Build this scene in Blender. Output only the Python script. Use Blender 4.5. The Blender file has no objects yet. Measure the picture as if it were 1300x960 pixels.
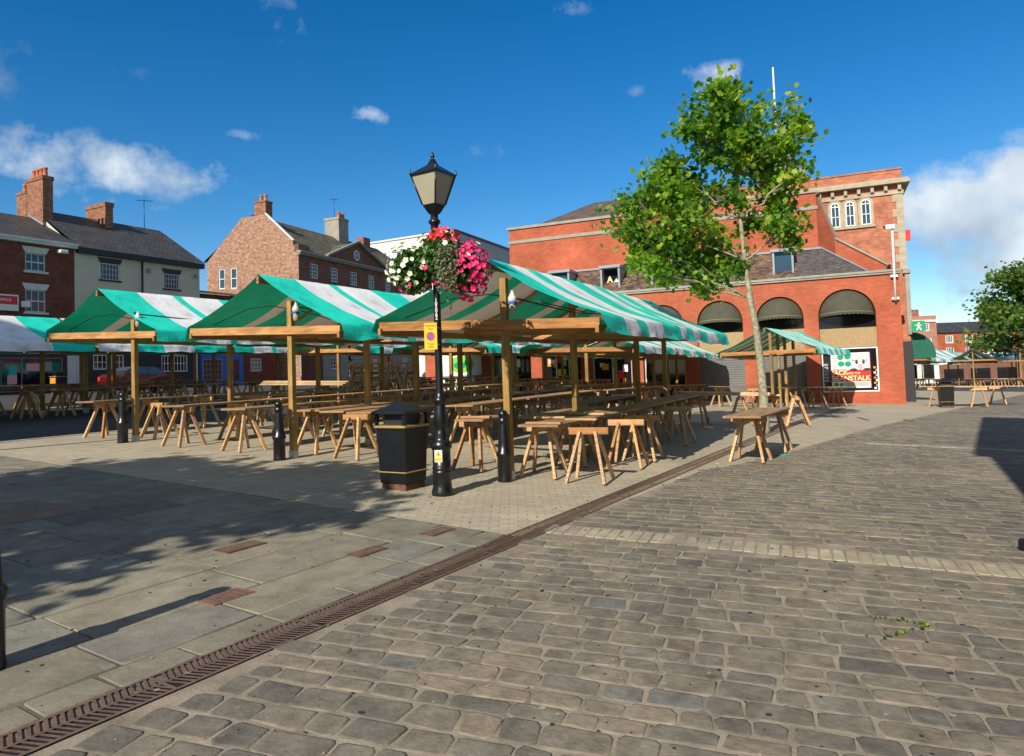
import bpy, math, random
from math import sin, cos, radians, pi, sqrt, atan, atan2
from mathutils import Vector, Matrix, noise as mnoise
random.seed(7)
S = bpy.context.scene
C = S.collection
R = random.Random(11)

# ------------------------------------------------------------------ terrain
def sst(x, a, b):
    t = min(1, max(0, (x-a)/(b-a))); return t*t*(3-2*t)
def zg(x, y):
    yy = y if y < 60 else 60+(y-60)*.2
    xx = max(-45, min(45, x))
    yy = max(yy, -40)
    return .0234*yy-.035*xx-.02*max(0, min(y, 70)-18)*sst(x, 0, 10)
YAW = radians(27)
U2 = (sin(YAW), cos(YAW)); U1 = (-cos(YAW), sin(YAW))
P3 = (-.09, 10.09)
def st(s, t):
    return (P3[0]+s*U1[0]+t*U2[0], P3[1]+s*U1[1]+t*U2[1])

# ------------------------------------------------------------------ mesh builder
class MB:
    def __init__(self):
        self.v = []; self.f = []; self.m = []; self.c = []; self.col = None; self.smf = []
        self.sm = False
    def face(self, pts, m=0, tint=None):
        n = len(self.v); self.v += [tuple(p) for p in pts]
        self.f.append(tuple(range(n, n+len(pts)))); self.m.append(m); self.c.append(tint); self.smf.append(self.sm)
    def box(self, x0, x1, y0, y1, z0, z1, m=0, tint=None, M=None):
        P = [Vector(p) for p in ((x0,y0,z0),(x1,y0,z0),(x1,y1,z0),(x0,y1,z0),(x0,y0,z1),(x1,y0,z1),(x1,y1,z1),(x0,y1,z1))]
        if M is not None: P = [M @ p for p in P]
        n = len(self.v); self.v += [tuple(p) for p in P]
        for q in ((0,3,2,1),(4,5,6,7),(0,1,5,4),(1,2,6,5),(2,3,7,6),(3,0,4,7)):
            self.f.append(tuple(n+i for i in q)); self.m.append(m); self.c.append(tint); self.smf.append(False)
    def bar(self, a, b, w, h, m=0, up=(0,0,1), tint=None):
        """box beam from a to b, w across, h along 'up'"""
        a = Vector(a); b = Vector(b); d = b-a; L = d.length; d.normalize()
        u = Vector(up)
        if abs(d.dot(u)) > .98: u = Vector((0,1,0))
        s = d.cross(u).normalized(); u = s.cross(d).normalized()
        M = Matrix((s, d, u)).transposed().to_4x4(); M.translation = a
        self.box(-w/2, w/2, 0, L, -h/2, h/2, m, tint, M)
    def tube(self, pts, rs, n=8, m=0, cap=True, tint=None):
        pts = [Vector(p) for p in pts]; base = len(self.v)
        ref = Vector((0.3, 0.1, 1)).normalized()
        for i, p in enumerate(pts):
            if i == 0: d = pts[1]-p
            elif i == len(pts)-1: d = p-pts[-2]
            else: d = pts[i+1]-pts[i-1]
            d.normalize(); r0 = ref if abs(d.dot(ref)) < .95 else Vector((1,0,0))
            s = d.cross(r0).normalized(); u = s.cross(d)
            r = rs[i] if isinstance(rs, (list, tuple)) else rs
            for k in range(n):
                a = 2*pi*k/n; self.v.append(tuple(p+s*(r*cos(a))+u*(r*sin(a))))
        for i in range(len(pts)-1):
            for k in range(n):
                a = base+i*n+k; b = base+i*n+(k+1) % n
                self.f.append((a, b, b+n, a+n)); self.m.append(m); self.c.append(tint); self.smf.append(n > 4)
        if cap:
            self.f.append(tuple(base+k for k in reversed(range(n)))); self.m.append(m); self.c.append(tint); self.smf.append(False)
            e = base+(len(pts)-1)*n
            self.f.append(tuple(e+k for k in range(n))); self.m.append(m); self.c.append(tint); self.smf.append(False)
    def lathe(self, prof, n=20, m=0, cx=0, cy=0, a0=0):
        """prof: (r,z) from bottom to top"""
        base = len(self.v)
        for r, z in prof:
            for k in range(n):
                a = a0+2*pi*k/n; self.v.append((cx+r*cos(a), cy+r*sin(a), z))
        for i in range(len(prof)-1):
            for k in range(n):
                a = base+i*n+k; b = base+i*n+(k+1) % n
                self.f.append((a, b, b+n, a+n)); self.m.append(m); self.c.append(None); self.smf.append(n > 6)
        self.f.append(tuple(base+k for k in reversed(range(n)))); self.m.append(m); self.c.append(None); self.smf.append(False)
        e = base+(len(prof)-1)*n
        self.f.append(tuple(e+k for k in range(n))); self.m.append(m); self.c.append(None); self.smf.append(False)
    def grid(self, P, m=0, sm=True, flip=False, mats=None, tint=None):
        """P[i][j] points"""
        base = len(self.v); nj = len(P[0])
        for row in P: self.v += [tuple(p) for p in row]
        for i in range(len(P)-1):
            for j in range(nj-1):
                a = base+i*nj+j; q = (a, a+1, a+1+nj, a+nj)
                if flip: q = q[::-1]
                self.f.append(q); self.m.append(mats(i, j) if mats else m); self.c.append(tint); self.smf.append(sm)
    def build(self, name, mats, parent=None, loc=(0,0,0), rz=0, bevel=0, tints=False):
        me = bpy.data.meshes.new(name)
        me.from_pydata(self.v, [], self.f)
        if not isinstance(mats, (list, tuple)): mats = [mats]
        for k in mats: me.materials.append(k)
        me.polygons.foreach_set('material_index', self.m)
        me.polygons.foreach_set('use_smooth', self.smf)
        uvs = [0.0]*(2*len(me.loops)); cols = [0.5, 0.5, 0.5, 1.0]*len(me.loops) if tints else None
        Z = Vector((0,0,1))
        for p in me.polygons:
            nn = p.normal
            if abs(nn.z) > .985: t = Vector((1,0,0))
            else: t = Z.cross(nn).normalized()
            b = nn.cross(t)
            for li in p.loop_indices:
                co = me.vertices[me.loops[li].vertex_index].co
                uvs[2*li] = co.dot(t); uvs[2*li+1] = co.dot(b)
            if tints:
                tv = self.c[p.index]
                if tv is None: tv = 0.5
                for li in p.loop_indices: cols[4*li] = cols[4*li+1] = cols[4*li+2] = tv
        if tints:
            me.color_attributes.new('tint', 'FLOAT_COLOR', 'CORNER')
            me.color_attributes['tint'].data.foreach_set('color', cols)
        me.uv_layers.new(name='UVMap')
        me.uv_layers['UVMap'].data.foreach_set('uv', uvs)
        me.update()
        o = bpy.data.objects.new(name, me); C.objects.link(o)
        if parent: o.parent = parent
        o.location = loc; o.rotation_euler = (0, 0, rz)
        if bevel:
            md = o.modifiers.new('Bevel', 'BEVEL'); md.width = bevel; md.segments = 1; md.limit_method = 'ANGLE'
        return o

def tag(o, label=None, cat=None, group=None, kind=None):
    if label: o['label'] = label
    if cat: o['category'] = cat
    if group: o['group'] = group
    if kind: o['kind'] = kind
    return o
def thing(name, loc, rz=0, label=None, cat=None, group=None):
    o = bpy.data.objects.new(name, None); C.objects.link(o)
    o.empty_display_size = .2
    o.location = loc; o.rotation_euler = (0, 0, rz)
    return tag(o, label, cat, group)
def children(o): return [c for c in C.objects if c.parent == o]
def copy_thing(src, kids, loc, rz, label, group=None):
    """kids: list of (child, [grandchildren])"""
    r = src.copy(); C.objects.link(r); r.location = loc; r.rotation_euler = (0, 0, rz)
    r['label'] = label
    if group: r['group'] = group
    for ch, gs in kids:
        c = ch.copy(); C.objects.link(c); c.parent = r
        for g in gs:
            d = g.copy(); C.objects.link(d); d.parent = c
    return r
def kid_tree(o):
    ks = [c for c in C.objects if c.parent == o]
    return [(k, [g for g in C.objects if g.parent == k]) for k in ks]

# ------------------------------------------------------------------ materials
def newmat(name):
    m = bpy.data.materials.new(name); m.use_nodes = True
    nt = m.node_tree; b = nt.nodes['Principled BSDF']
    return m, nt, b
def N(nt, t, **kw):
    n = nt.nodes.new(t)
    for k, v in kw.items():
        if k.startswith('i_'):
            n.inputs[k[2:].replace('_', ' ')].default_value = v
        else: setattr(n, k, v)
    return n
def ramp(nt, cols):
    r = nt.nodes.new('ShaderNodeValToRGB'); e = r.color_ramp.elements
    while len(e) < len(cols): e.new(.5)
    for i, (p, c) in enumerate(cols):
        e[i].position = p; e[i].color = (*c, 1) if len(c) == 3 else c
    return r
def mixc(nt, a, b, f, mode='MIX'):
    m = nt.nodes.new('ShaderNodeMix'); m.data_type = 'RGBA'; m.blend_type = mode
    for sock, v in ((m.inputs[0], f), (m.inputs[6], a), (m.inputs[7], b)):
        if hasattr(v, 'is_output'): nt.links.new(v, sock)
        elif isinstance(v, (int, float)): sock.default_value = v
        else: sock.default_value = (*v, 1)
    return m.outputs[2]
def mul(c, k): return tuple(min(1, x*k) for x in c)

def simple(name, col, rough=.6, metal=0, var=.15, scale=6, bump=0, bscale=None, spec=None, coat=0, coord='Object'):
    m, nt, b = newmat(name)
    tc = N(nt, 'ShaderNodeTexCoord')
    nz = N(nt, 'ShaderNodeTexNoise', i_Scale=scale, i_Detail=5)
    nt.links.new(tc.outputs[coord], nz.inputs['Vector'])
    rp = ramp(nt, [(.25, mul(col, 1-var)), (.75, mul(col, 1+var))])
    nt.links.new(nz.outputs['Fac'], rp.inputs[0]); nt.links.new(rp.outputs[0], b.inputs['Base Color'])
    b.inputs['Roughness'].default_value = rough; b.inputs['Metallic'].default_value = metal
    if spec is not None: b.inputs['Specular IOR Level'].default_value = spec
    if coat: b.inputs['Coat Weight'].default_value = coat
    if bump:
        n2 = N(nt, 'ShaderNodeTexNoise', i_Scale=bscale or scale*6, i_Detail=4)
        nt.links.new(tc.outputs[coord], n2.inputs['Vector'])
        bp = N(nt, 'ShaderNodeBump', i_Strength=bump, i_Distance=.01)
        nt.links.new(n2.outputs['Fac'], bp.inputs['Height']); nt.links.new(bp.outputs[0], b.inputs['Normal'])
    return m

def brickmat(name, c1, c2, mortar, bw=.225, rh=.075, ms=.006, dirt=.25, bump=.4, rough=.85, offset=.5, vscale=1.3, patch=None):
    m, nt, b = newmat(name)
    uv = N(nt, 'ShaderNodeUVMap')
    br = N(nt, 'ShaderNodeTexBrick', i_Scale=1.0, offset=offset)
    br.inputs['Color1'].default_value = (*c1, 1); br.inputs['Color2'].default_value = (*c2, 1); br.inputs['Mortar'].default_value = (*mortar, 1)
    br.inputs['Mortar Size'].default_value = ms; br.inputs['Mortar Smooth'].default_value = .2
    br.inputs['Brick Width'].default_value = bw; br.inputs['Row Height'].default_value = rh; br.inputs['Bias'].default_value = 0
    nt.links.new(uv.outputs[0], br.inputs['Vector'])
    nz = N(nt, 'ShaderNodeTexNoise', i_Scale=vscale, i_Detail=8, i_Roughness=.65)
    nt.links.new(uv.outputs[0], nz.inputs['Vector'])
    rp = ramp(nt, [(.3, (1-dirt,)*3), (.7, (1+dirt*.4,)*3)]); nt.links.new(nz.outputs['Fac'], rp.inputs[0])
    col = mixc(nt, br.outputs['Color'], rp.outputs[0], 1.0, 'MULTIPLY')
    if patch:
        n3 = N(nt, 'ShaderNodeTexNoise', i_Scale=patch[2], i_Detail=6); nt.links.new(uv.outputs[0], n3.inputs['Vector'])
        r3 = ramp(nt, [(patch[1], (0,0,0)), (patch[1]+.15, (1,1,1))]); nt.links.new(n3.outputs['Fac'], r3.inputs[0])
        col = mixc(nt, col, patch[0], r3.outputs[0])
    nt.links.new(col, b.inputs['Base Color']); b.inputs['Roughness'].default_value = rough
    b.inputs['Specular IOR Level'].default_value = .25
    bp = N(nt, 'ShaderNodeBump', i_Strength=bump, i_Distance=.008, invert=True)
    nt.links.new(br.outputs['Fac'], bp.inputs['Height']); nt.links.new(bp.outputs[0], b.inputs['Normal'])
    return m

def woodmat(name, cols, rough=.7, grain=(1.2, 22, 22), objvar=True):
    """cols: list of colours picked per object"""
    m, nt, b = newmat(name)
    tc = N(nt, 'ShaderNodeTexCoord'); mp = N(nt, 'ShaderNodeMapping'); mp.inputs['Scale'].default_value = grain
    nt.links.new(tc.outputs['Object'], mp.inputs[0])
    nz = N(nt, 'ShaderNodeTexNoise', i_Scale=1.5, i_Detail=6, i_Distortion=.6); nt.links.new(mp.outputs[0], nz.inputs['Vector'])
    oi = N(nt, 'ShaderNodeObjectInfo')
    k = len(cols)
    rp = ramp(nt, [(i/max(1, k-1), c) for i, c in enumerate(cols)]); nt.links.new(oi.outputs['Random'], rp.inputs[0])
    r2 = ramp(nt, [(.3, (.62,.58,.55)), (.65, (1.1,1.1,1.1))]); nt.links.new(nz.outputs['Fac'], r2.inputs[0])
    col = mixc(nt, rp.outputs[0], r2.outputs[0], 1.0, 'MULTIPLY')
    n2 = N(nt, 'ShaderNodeTexNoise', i_Scale=4, i_Detail=4); nt.links.new(tc.outputs['Object'], n2.inputs['Vector'])
    r3 = ramp(nt, [(.35, (.72,.7,.68)), (.6, (1,1,1))]); nt.links.new(n2.outputs['Fac'], r3.inputs[0])
    col = mixc(nt, col, r3.outputs[0], .7, 'MULTIPLY')
    nt.links.new(col, b.inputs['Base Color']); b.inputs['Roughness'].default_value = rough; b.inputs['Specular IOR Level'].default_value = .25
    bp = N(nt, 'ShaderNodeBump', i_Strength=.25, i_Distance=.004)
    nt.links.new(nz.outputs['Fac'], bp.inputs['Height']); nt.links.new(bp.outputs[0], b.inputs['Normal'])
    return m

def clothmat(name, col, tcol, tr=.35):
    m, nt, b = newmat(name)
    out = nt.nodes['Material Output']
    tc = N(nt, 'ShaderNodeTexCoord')
    nz = N(nt, 'ShaderNodeTexNoise', i_Scale=2.2, i_Detail=6, i_Roughness=.6); nt.links.new(tc.outputs['Object'], nz.inputs['Vector'])
    rp = ramp(nt, [(.28, mul(col, .66)), (.45, mul(col, .92)), (.65, mul(col, 1.06))]); nt.links.new(nz.outputs['Fac'], rp.inputs[0])
    nt.links.new(rp.outputs[0], b.inputs['Base Color']); b.inputs['Roughness'].default_value = .55
    b.inputs['Specular IOR Level'].default_value = .3
    n2 = N(nt, 'ShaderNodeTexNoise', i_Scale=4.5, i_Detail=3, i_Distortion=.8); nt.links.new(tc.outputs['Object'], n2.inputs['Vector'])
    bp = N(nt, 'ShaderNodeBump', i_Strength=.35, i_Distance=.04); nt.links.new(n2.outputs['Fac'], bp.inputs['Height'])
    nt.links.new(bp.outputs[0], b.inputs['Normal'])
    t = N(nt, 'ShaderNodeBsdfTranslucent'); t.inputs[0].default_value = (*tcol, 1)
    mx = N(nt, 'ShaderNodeMixShader'); mx.inputs[0].default_value = tr
    nt.links.new(b.outputs[0], mx.inputs[1]); nt.links.new(t.outputs[0], mx.inputs[2]); nt.links.new(mx.outputs[0], out.inputs[0])
    return m

def leafmat(name, cols, tr=.35, tmul=1.6):
    m, nt, b = newmat(name); out = nt.nodes['Material Output']
    at = N(nt, 'ShaderNodeAttribute', attribute_name='tint')
    rp = ramp(nt, [(i/(len(cols)-1), c) for i, c in enumerate(cols)]); nt.links.new(at.outputs['Fac'], rp.inputs[0])
    nt.links.new(rp.outputs[0], b.inputs['Base Color']); b.inputs['Roughness'].default_value = .45
    b.inputs['Specular IOR Level'].default_value = .35
    t = N(nt, 'ShaderNodeBsdfTranslucent')
    tm = mixc(nt, rp.outputs[0], (tmul, tmul*1.05, tmul*.5), 1.0, 'MULTIPLY'); nt.links.new(tm, t.inputs[0])
    mx = N(nt, 'ShaderNodeMixShader'); mx.inputs[0].default_value = tr
    nt.links.new(b.outputs[0], mx.inputs[1]); nt.links.new(t.outputs[0], mx.inputs[2]); nt.links.new(mx.outputs[0], out.inputs[0])
    return m

def stonemat(name, cols, bump=.5, nscale=3, rough=.8, speck=.25):
    m, nt, b = newmat(name)
    at = N(nt, 'ShaderNodeAttribute', attribute_name='tint')
    rp = ramp(nt, [(i/(len(cols)-1), c) for i, c in enumerate(cols)]); nt.links.new(at.outputs['Fac'], rp.inputs[0])
    tc = N(nt, 'ShaderNodeTexCoord')
    nz = N(nt, 'ShaderNodeTexNoise', i_Scale=nscale, i_Detail=9, i_Roughness=.7); nt.links.new(tc.outputs['Object'], nz.inputs['Vector'])
    r2 = ramp(nt, [(.3, (1-speck*1.4,)*3), (.7, (1+speck,)*3)]); nt.links.new(nz.outputs['Fac'], r2.inputs[0])
    col = mixc(nt, rp.outputs[0], r2.outputs[0], 1.0, 'MULTIPLY')
    n3 = N(nt, 'ShaderNodeTexNoise', i_Scale=.45, i_Detail=5); nt.links.new(tc.outputs['Object'], n3.inputs['Vector'])
    r4 = ramp(nt, [(.35, (.82,.82,.84)), (.65, (1.1,1.07,1.02))]); nt.links.new(n3.outputs['Fac'], r4.inputs[0])
    col = mixc(nt, col, r4.outputs[0], 1.0, 'MULTIPLY')
    n5 = N(nt, 'ShaderNodeTexNoise', i_Scale=1.7, i_Detail=8, i_Roughness=.75, i_Distortion=.5); nt.links.new(tc.outputs['Object'], n5.inputs['Vector'])
    r5 = ramp(nt, [(.30, (.62,.57,.52)), (.44, (.95,.95,.95)), (.62, (1,1,1)), (.74, (1.18,1.12,1.0))]); nt.links.new(n5.outputs['Fac'], r5.inputs[0])
    col = mixc(nt, col, r5.outputs[0], .8, 'MULTIPLY')
    nt.links.new(col, b.inputs['Base Color']); b.inputs['Roughness'].default_value = rough; b.inputs['Specular IOR Level'].default_value = .12
    n4 = N(nt, 'ShaderNodeTexNoise', i_Scale=28, i_Detail=6, i_Roughness=.65); nt.links.new(tc.outputs['Object'], n4.inputs['Vector'])
    bp = N(nt, 'ShaderNodeBump', i_Strength=bump, i_Distance=.012); nt.links.new(n4.outputs['Fac'], bp.inputs['Height'])
    nt.links.new(bp.outputs[0], b.inputs['Normal'])
    return m

def glassmat(name, col=(.02,.03,.04), rough=.06):
    m, nt, b = newmat(name)
    b.inputs['Base Color'].default_value = (*col, 1); b.inputs['Roughness'].default_value = rough
    b.inputs['Specular IOR Level'].default_value = .6
    return m

M = {}
M['brick_orange'] = brickmat('brick_orange', (.43,.092,.047), (.52,.128,.064), (.35,.15,.09), dirt=.34, ms=.007, vscale=.55)
M['brick_market'] = brickmat('brick_market', (.42,.12,.065), (.55,.19,.10), (.42,.27,.2), dirt=.4, ms=.008, vscale=2)
M['brick_dark'] = brickmat('brick_dark', (.16,.045,.03), (.24,.075,.045), (.14,.08,.06), dirt=.4)
M['brick_gable'] = brickmat('brick_gable', (.26,.12,.075), (.50,.27,.175), (.42,.32,.25), dirt=.5, ms=.01, vscale=5)
M['brick_brown'] = brickmat('brick_brown', (.2,.09,.06), (.28,.13,.085), (.2,.14,.11), dirt=.3)
M['brick_chimney'] = brickmat('brick_chimney', (.22,.075,.045), (.40,.16,.09), (.30,.22,.16), dirt=.5, vscale=3, ms=.01)
M['brick_pink'] = brickmat('brick_pink', (.38,.17,.12), (.48,.23,.17), (.42,.3,.25), dirt=.2)
M['slate'] = brickmat('slate', (.05,.05,.055), (.085,.08,.08), (.02,.02,.02), bw=.3, rh=.22, ms=.012, dirt=.35, rough=.55, bump=.6)
M['slate_moss'] = brickmat('slate_moss', (.09,.085,.075), (.16,.14,.115), (.04,.035,.03), bw=.32, rh=.24, ms=.014, dirt=.4, rough=.8, bump=.6, patch=((.14,.14,.05), .52, 1.1))
M['tile_brown'] = brickmat('tile_brown', (.075,.06,.058), (.30,.19,.12), (.03,.025,.022), bw=.2, rh=.13, ms=.012, dirt=.5, rough=.7, bump=.7)
M['tile_grey'] = brickmat('tile_grey', (.085,.075,.075), (.15,.13,.125), (.03,.03,.03), bw=.2, rh=.13, ms=.012, dirt=.3, rough=.7, bump=.7)
M['roof_purple'] = brickmat('roof_purple', (.10,.075,.075), (.17,.11,.095), (.06,.05,.05), bw=.25, rh=.2, ms=.01, dirt=.35, rough=.7, bump=.4)
M['stone'] = simple('stone', (.40,.34,.25), .85, var=.2, scale=3, bump=.3)
M['stone_grey'] = simple('stone_grey', (.30,.285,.24), .85, var=.2, scale=2.5, bump=.3)
M['render_white'] = simple('render_white', (.58,.53,.41), .85, var=.08, scale=1.5, bump=.15)
M['concrete_white'] = simple('concrete_white', (.66,.66,.62), .8, var=.08, scale=.7)
M['concrete_white_shaded'] = simple('concrete_white_shaded', (.42,.44,.45), .8, var=.08, scale=.7)  # same white concrete, with the side wall's shade put into the colour
M['white'] = simple('white', (.75,.75,.73), .45, var=.06, scale=5)
M['offwhite'] = simple('offwhite', (.6,.6,.57), .6, var=.1, scale=5)
M['black'] = simple('black', (.006,.006,.007), .32, var=.3, scale=8, bump=.12, bscale=30, spec=.6)
M['black_plastic'] = simple('black_plastic', (.008,.0085,.01), .38, var=.25, scale=5, bump=.08, bscale=60)
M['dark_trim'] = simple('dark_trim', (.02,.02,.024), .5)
M['gold'] = simple('gold', (.42,.30,.10), .4, metal=.2)
M['rust'] = simple('rust', (.12,.055,.035), .85, var=.45, scale=14, bump=.4, bscale=60)
M['rust_stain'] = simple('rust_stain', (.2,.09,.05), .9, var=.3, scale=6)
M['cast_iron'] = simple('cast_iron', (.14,.085,.06), .6, var=.35, scale=18, metal=.0, bump=.3, bscale=60)
M['lead'] = simple('lead', (.26,.29,.33), .55, var=.15, scale=2)
M['steel'] = simple('steel', (.45,.46,.47), .4, metal=.7)
M['glass'] = glassmat('glass')
M['glass_blue'] = glassmat('glass_blue', (.03,.07,.11), .12)
M['glass_shop'] = glassmat('glass_shop', (.012,.012,.014), .05)
M['pine'] = woodmat('pine', [(.62,.33,.13), (.74,.50,.27), (.46,.22,.08), (.62,.46,.31), (.66,.38,.15), (.38,.23,.13)])
M['board'] = woodmat('board', [(.40,.25,.14), (.27,.18,.115), (.48,.29,.14), (.24,.185,.135)], grain=(18, 1.2, 18))
M['pale_board'] = woodmat('pale_board', [(.74,.5,.26), (.8,.58,.34)], grain=(18, 1.2, 18))
M['post_wood'] = woodmat('post_wood', [(.42,.27,.085), (.34,.21,.07)], grain=(22, 22, 1.2))
M['beam_wood'] = woodmat('beam_wood', [(.5,.25,.09), (.42,.2,.07), (.56,.3,.12)], grain=(1.4, 18, 18))
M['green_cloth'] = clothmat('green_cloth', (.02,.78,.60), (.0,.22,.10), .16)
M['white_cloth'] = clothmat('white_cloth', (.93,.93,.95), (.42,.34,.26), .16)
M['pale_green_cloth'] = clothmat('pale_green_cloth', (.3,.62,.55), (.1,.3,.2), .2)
M['awning_olive'] = simple('awning_olive', (.062,.058,.038), .8, var=.2, scale=3)
M['awning_trim'] = simple('awning_trim', (.2,.18,.11), .8)
M['awning_green'] = simple('awning_green', (.0,.10,.065), .7, var=.2)
M['tan_panel'] = simple('tan_panel', (.36,.25,.13), .85, var=.25, scale=14)
M['lamp_glass'] = simple('lamp_glass', (.36,.33,.24), .35, var=.08, scale=3)
M['yellow'] = simple('yellow', (.85,.48,.01), .45, var=.04)
M['red'] = simple('red', (.65,.02,.02), .45, var=.05)
M['blue'] = simple('blue', (.03,.12,.5), .45, var=.05)
M['sign_green'] = simple('sign_green', (.0,.30,.14), .45, var=.05)
M['orange'] = simple('orange', (.8,.3,.03), .45, var=.05)
M['lime'] = simple('lime', (.2,.55,.05), .45, var=.05)
M['pink'] = simple('pink', (.8,.35,.4), .5, var=.05)
M['cream'] = simple('cream', (.85,.72,.35), .5, var=.05)
M['ink'] = simple('ink', (.03,.03,.035), .5, var=.05)
M['teal'] = simple('teal', (.0,.45,.35), .5, var=.05)
M['shutter'] = simple('shutter', (.22,.225,.23), .45, var=.15, scale=2, metal=.2)
M['car_red'] = simple('car_red', (.10,.005,.01), .25, var=.05, coat=1)
M['rubber'] = simple('rubber', (.015,.015,.016), .8)
M['terracotta'] = simple('terracotta', (.5,.16,.07), .8, var=.2)
M['bark'] = simple('bark', (.30,.275,.19), .9, var=.6, scale=13, bump=.8, bscale=40)
M['twig'] = simple('twig', (.24,.2,.13), .9, var=.3, scale=9)
M['leaf'] = leafmat('leaf', [(.028,.095,.01), (.06,.17,.015), (.17,.31,.02), (.38,.46,.05)], .48, 1.8)
M['leaf_dark'] = leafmat('leaf_dark', [(.03,.08,.012), (.06,.14,.02), (.11,.2,.03), (.18,.24,.05)], .35, 1.6)
M['basket_leaf'] = leafmat('basket_leaf', [(.03,.09,.015), (.06,.15,.03), (.13,.24,.05)], .3, 1.4)
M['ivy'] = leafmat('ivy', [(.10,.14,.07), (.18,.22,.12), (.28,.31,.2)], .25, 1.1)
M['petal_white'] = simple('petal_white', (.82,.86,.66), .6, var=.1)
M['petal_pink'] = simple('petal_pink', (.68,.02,.15), .6, var=.35, scale=20)
M['petal_red'] = simple('petal_red', (.72,.02,.03), .6, var=.2)
M['cobble'] = stonemat('cobble', [(.155,.148,.13), (.19,.175,.148), (.215,.193,.158), (.265,.228,.175), (.172,.178,.17)], bump=.6, nscale=7, speck=.3)
M['flag'] = stonemat('flag', [(.19,.18,.15), (.26,.24,.185), (.22,.22,.195), (.27,.20,.14)], bump=.5, nscale=4, rough=.7, speck=.22)
M['strip_stone'] = stonemat('strip_stone', [(.37,.33,.25), (.42,.375,.285), (.33,.30,.235)], bump=.4, nscale=5)
M['mortar'] = simple('mortar', (.235,.198,.152), .95, var=.4, scale=4, bump=.5, bscale=50)
M['joint'] = simple('joint', (.12,.105,.085), .95, var=.4, scale=5, bump=.5, bscale=50)
M['paving'] = brickmat('paving', (.37,.325,.245), (.46,.40,.30), (.26,.225,.165), bw=.2, rh=.1, ms=.006, dirt=.2, bump=.35, rough=.85, vscale=.5)
M['cobble_far'] = brickmat('cobble_far', (.16,.145,.118), (.21,.185,.145), (.22,.19,.145), bw=.32, rh=.2, ms=.015, dirt=.3, bump=.5, vscale=.4)
M['asphalt'] = simple('asphalt', (.05,.05,.052), .9, var=.2, scale=.6, bump=.4, bscale=40)
M['kerb_and_line'] = simple('kerb_and_line', (.38,.35,.29), .85, var=.15, scale=3)
# ------------------------------------------------------------------ ground
BCP = [(0.0,6.9),(1.29,8.61),(2.12,9.84),(2.81,10.86),(4.49,12.4),(5.55,13.7),(10.07,19),(15.43,25.19),(30,42),(46,60),(60,80)]
def xb(y):
    if y <= 6.9: return -1.92+.62*(y-3.81)+.16
    for (xa, ya), (xc, yc) in zip(BCP, BCP[1:]):
        if y <= yc: return xa+(xc-xa)*(y-ya)/(yc-ya)
    return BCP[-1][0]
def tab(s): return -2.66+.083*s

def ground_grid(name, mat, xs, ys, dz, keep=None):
    mb = MB()
    P = [[(x, y, zg(x, y)+dz) for x in xs] for y in ys]
    mb.grid(P, sm=False, flip=False)
    return mb.build(name, mat)
xs = [-160,-120,-90,-75]+list(range(-60, 82, 1))+[95,120,170]
ys = [-60,-40,-25,-15]+list(range(-10, 112, 1))+[125,150,200,260]
tag(ground_grid('ground', M['asphalt'], xs, ys, -.03), kind='structure')

# far cobbled street on the right (texture only, beyond the modelled setts)
mb = MB(); rows = []
for k in range(0, 75):
    y = 26+k
    rows.append([(xb(y)+(40-(0 if y < 60 else 0))*j/30, y, zg(xb(y)+40*j/30, y)-.006) for j in range(31)])
mb.grid(rows, sm=False); tag(mb.build('cobbled_street', M['cobble_far']), kind='structure')
# bed under the setts and under the flags
mb = MB(); rows = []
for k in range(0, 60):
    y = -3+k*.5
    rows.append([(xb(y)+(24+2)*j/26, y, zg(xb(y)+26*j/26, y)-.0035) for j in range(27)])
mb.grid(rows, sm=False); tag(mb.build('cobble_bed', M['mortar']), kind='structure')
mb = MB()
rows = [[(x, y, zg(x, y)-.0045) for x in [xb(y)-.2-(16+.6*y)*j/20 for j in range(21)]] for y in [-3+.5*k for k in range(20)]]
mb.grid(rows, sm=False, flip=True); tag(mb.build('flagstone_bed', M['joint']), kind='structure')

# block paving under the stalls
mb = MB(); rows = []
for k in range(0, 90):
    q = k*.6
    lo, hi = -25, 11.2
    for _ in range(40):
        s = (lo+hi)/2; x, y = st(s, tab(s)+q)
        if x > xb(y): lo = s
        else: hi = s
    sr = hi; row = []
    for j in range(25):
        s = sr+(11.2-sr)*j/24; x, y = st(s, tab(s)+q); row.append((x, y, zg(x, y)-.003))
    rows.append(row)
mb.grid(rows, sm=False, flip=True); tag(mb.build('block_paving', M['paving']), kind='structure')
# kerb of the road on the left and a pale raised line beyond it
mb = MB()
for s0, w, h in ((11.2, .12, .03), (20.2, .3, .06)):
    for k in range(40):
        a, b = st(s0, -3+k), st(s0, -3+k+.985); c, d = st(s0+w, -3+k+.985), st(s0+w, -3+k)
        P = [(p[0], p[1], zg(*p)) for p in (a, b, c, d)]
        mb.face([(x, y, z+h*.3) for x, y, z in P][::-1])
        mb.face([P[0], (P[0][0], P[0][1], P[0][2]+h*.3), (P[1][0], P[1][1], P[1][2]+h*.3), P[1]][::-1])
tag(mb.build('kerb_and_line', M['kerb_and_line']), kind='structure')

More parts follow.
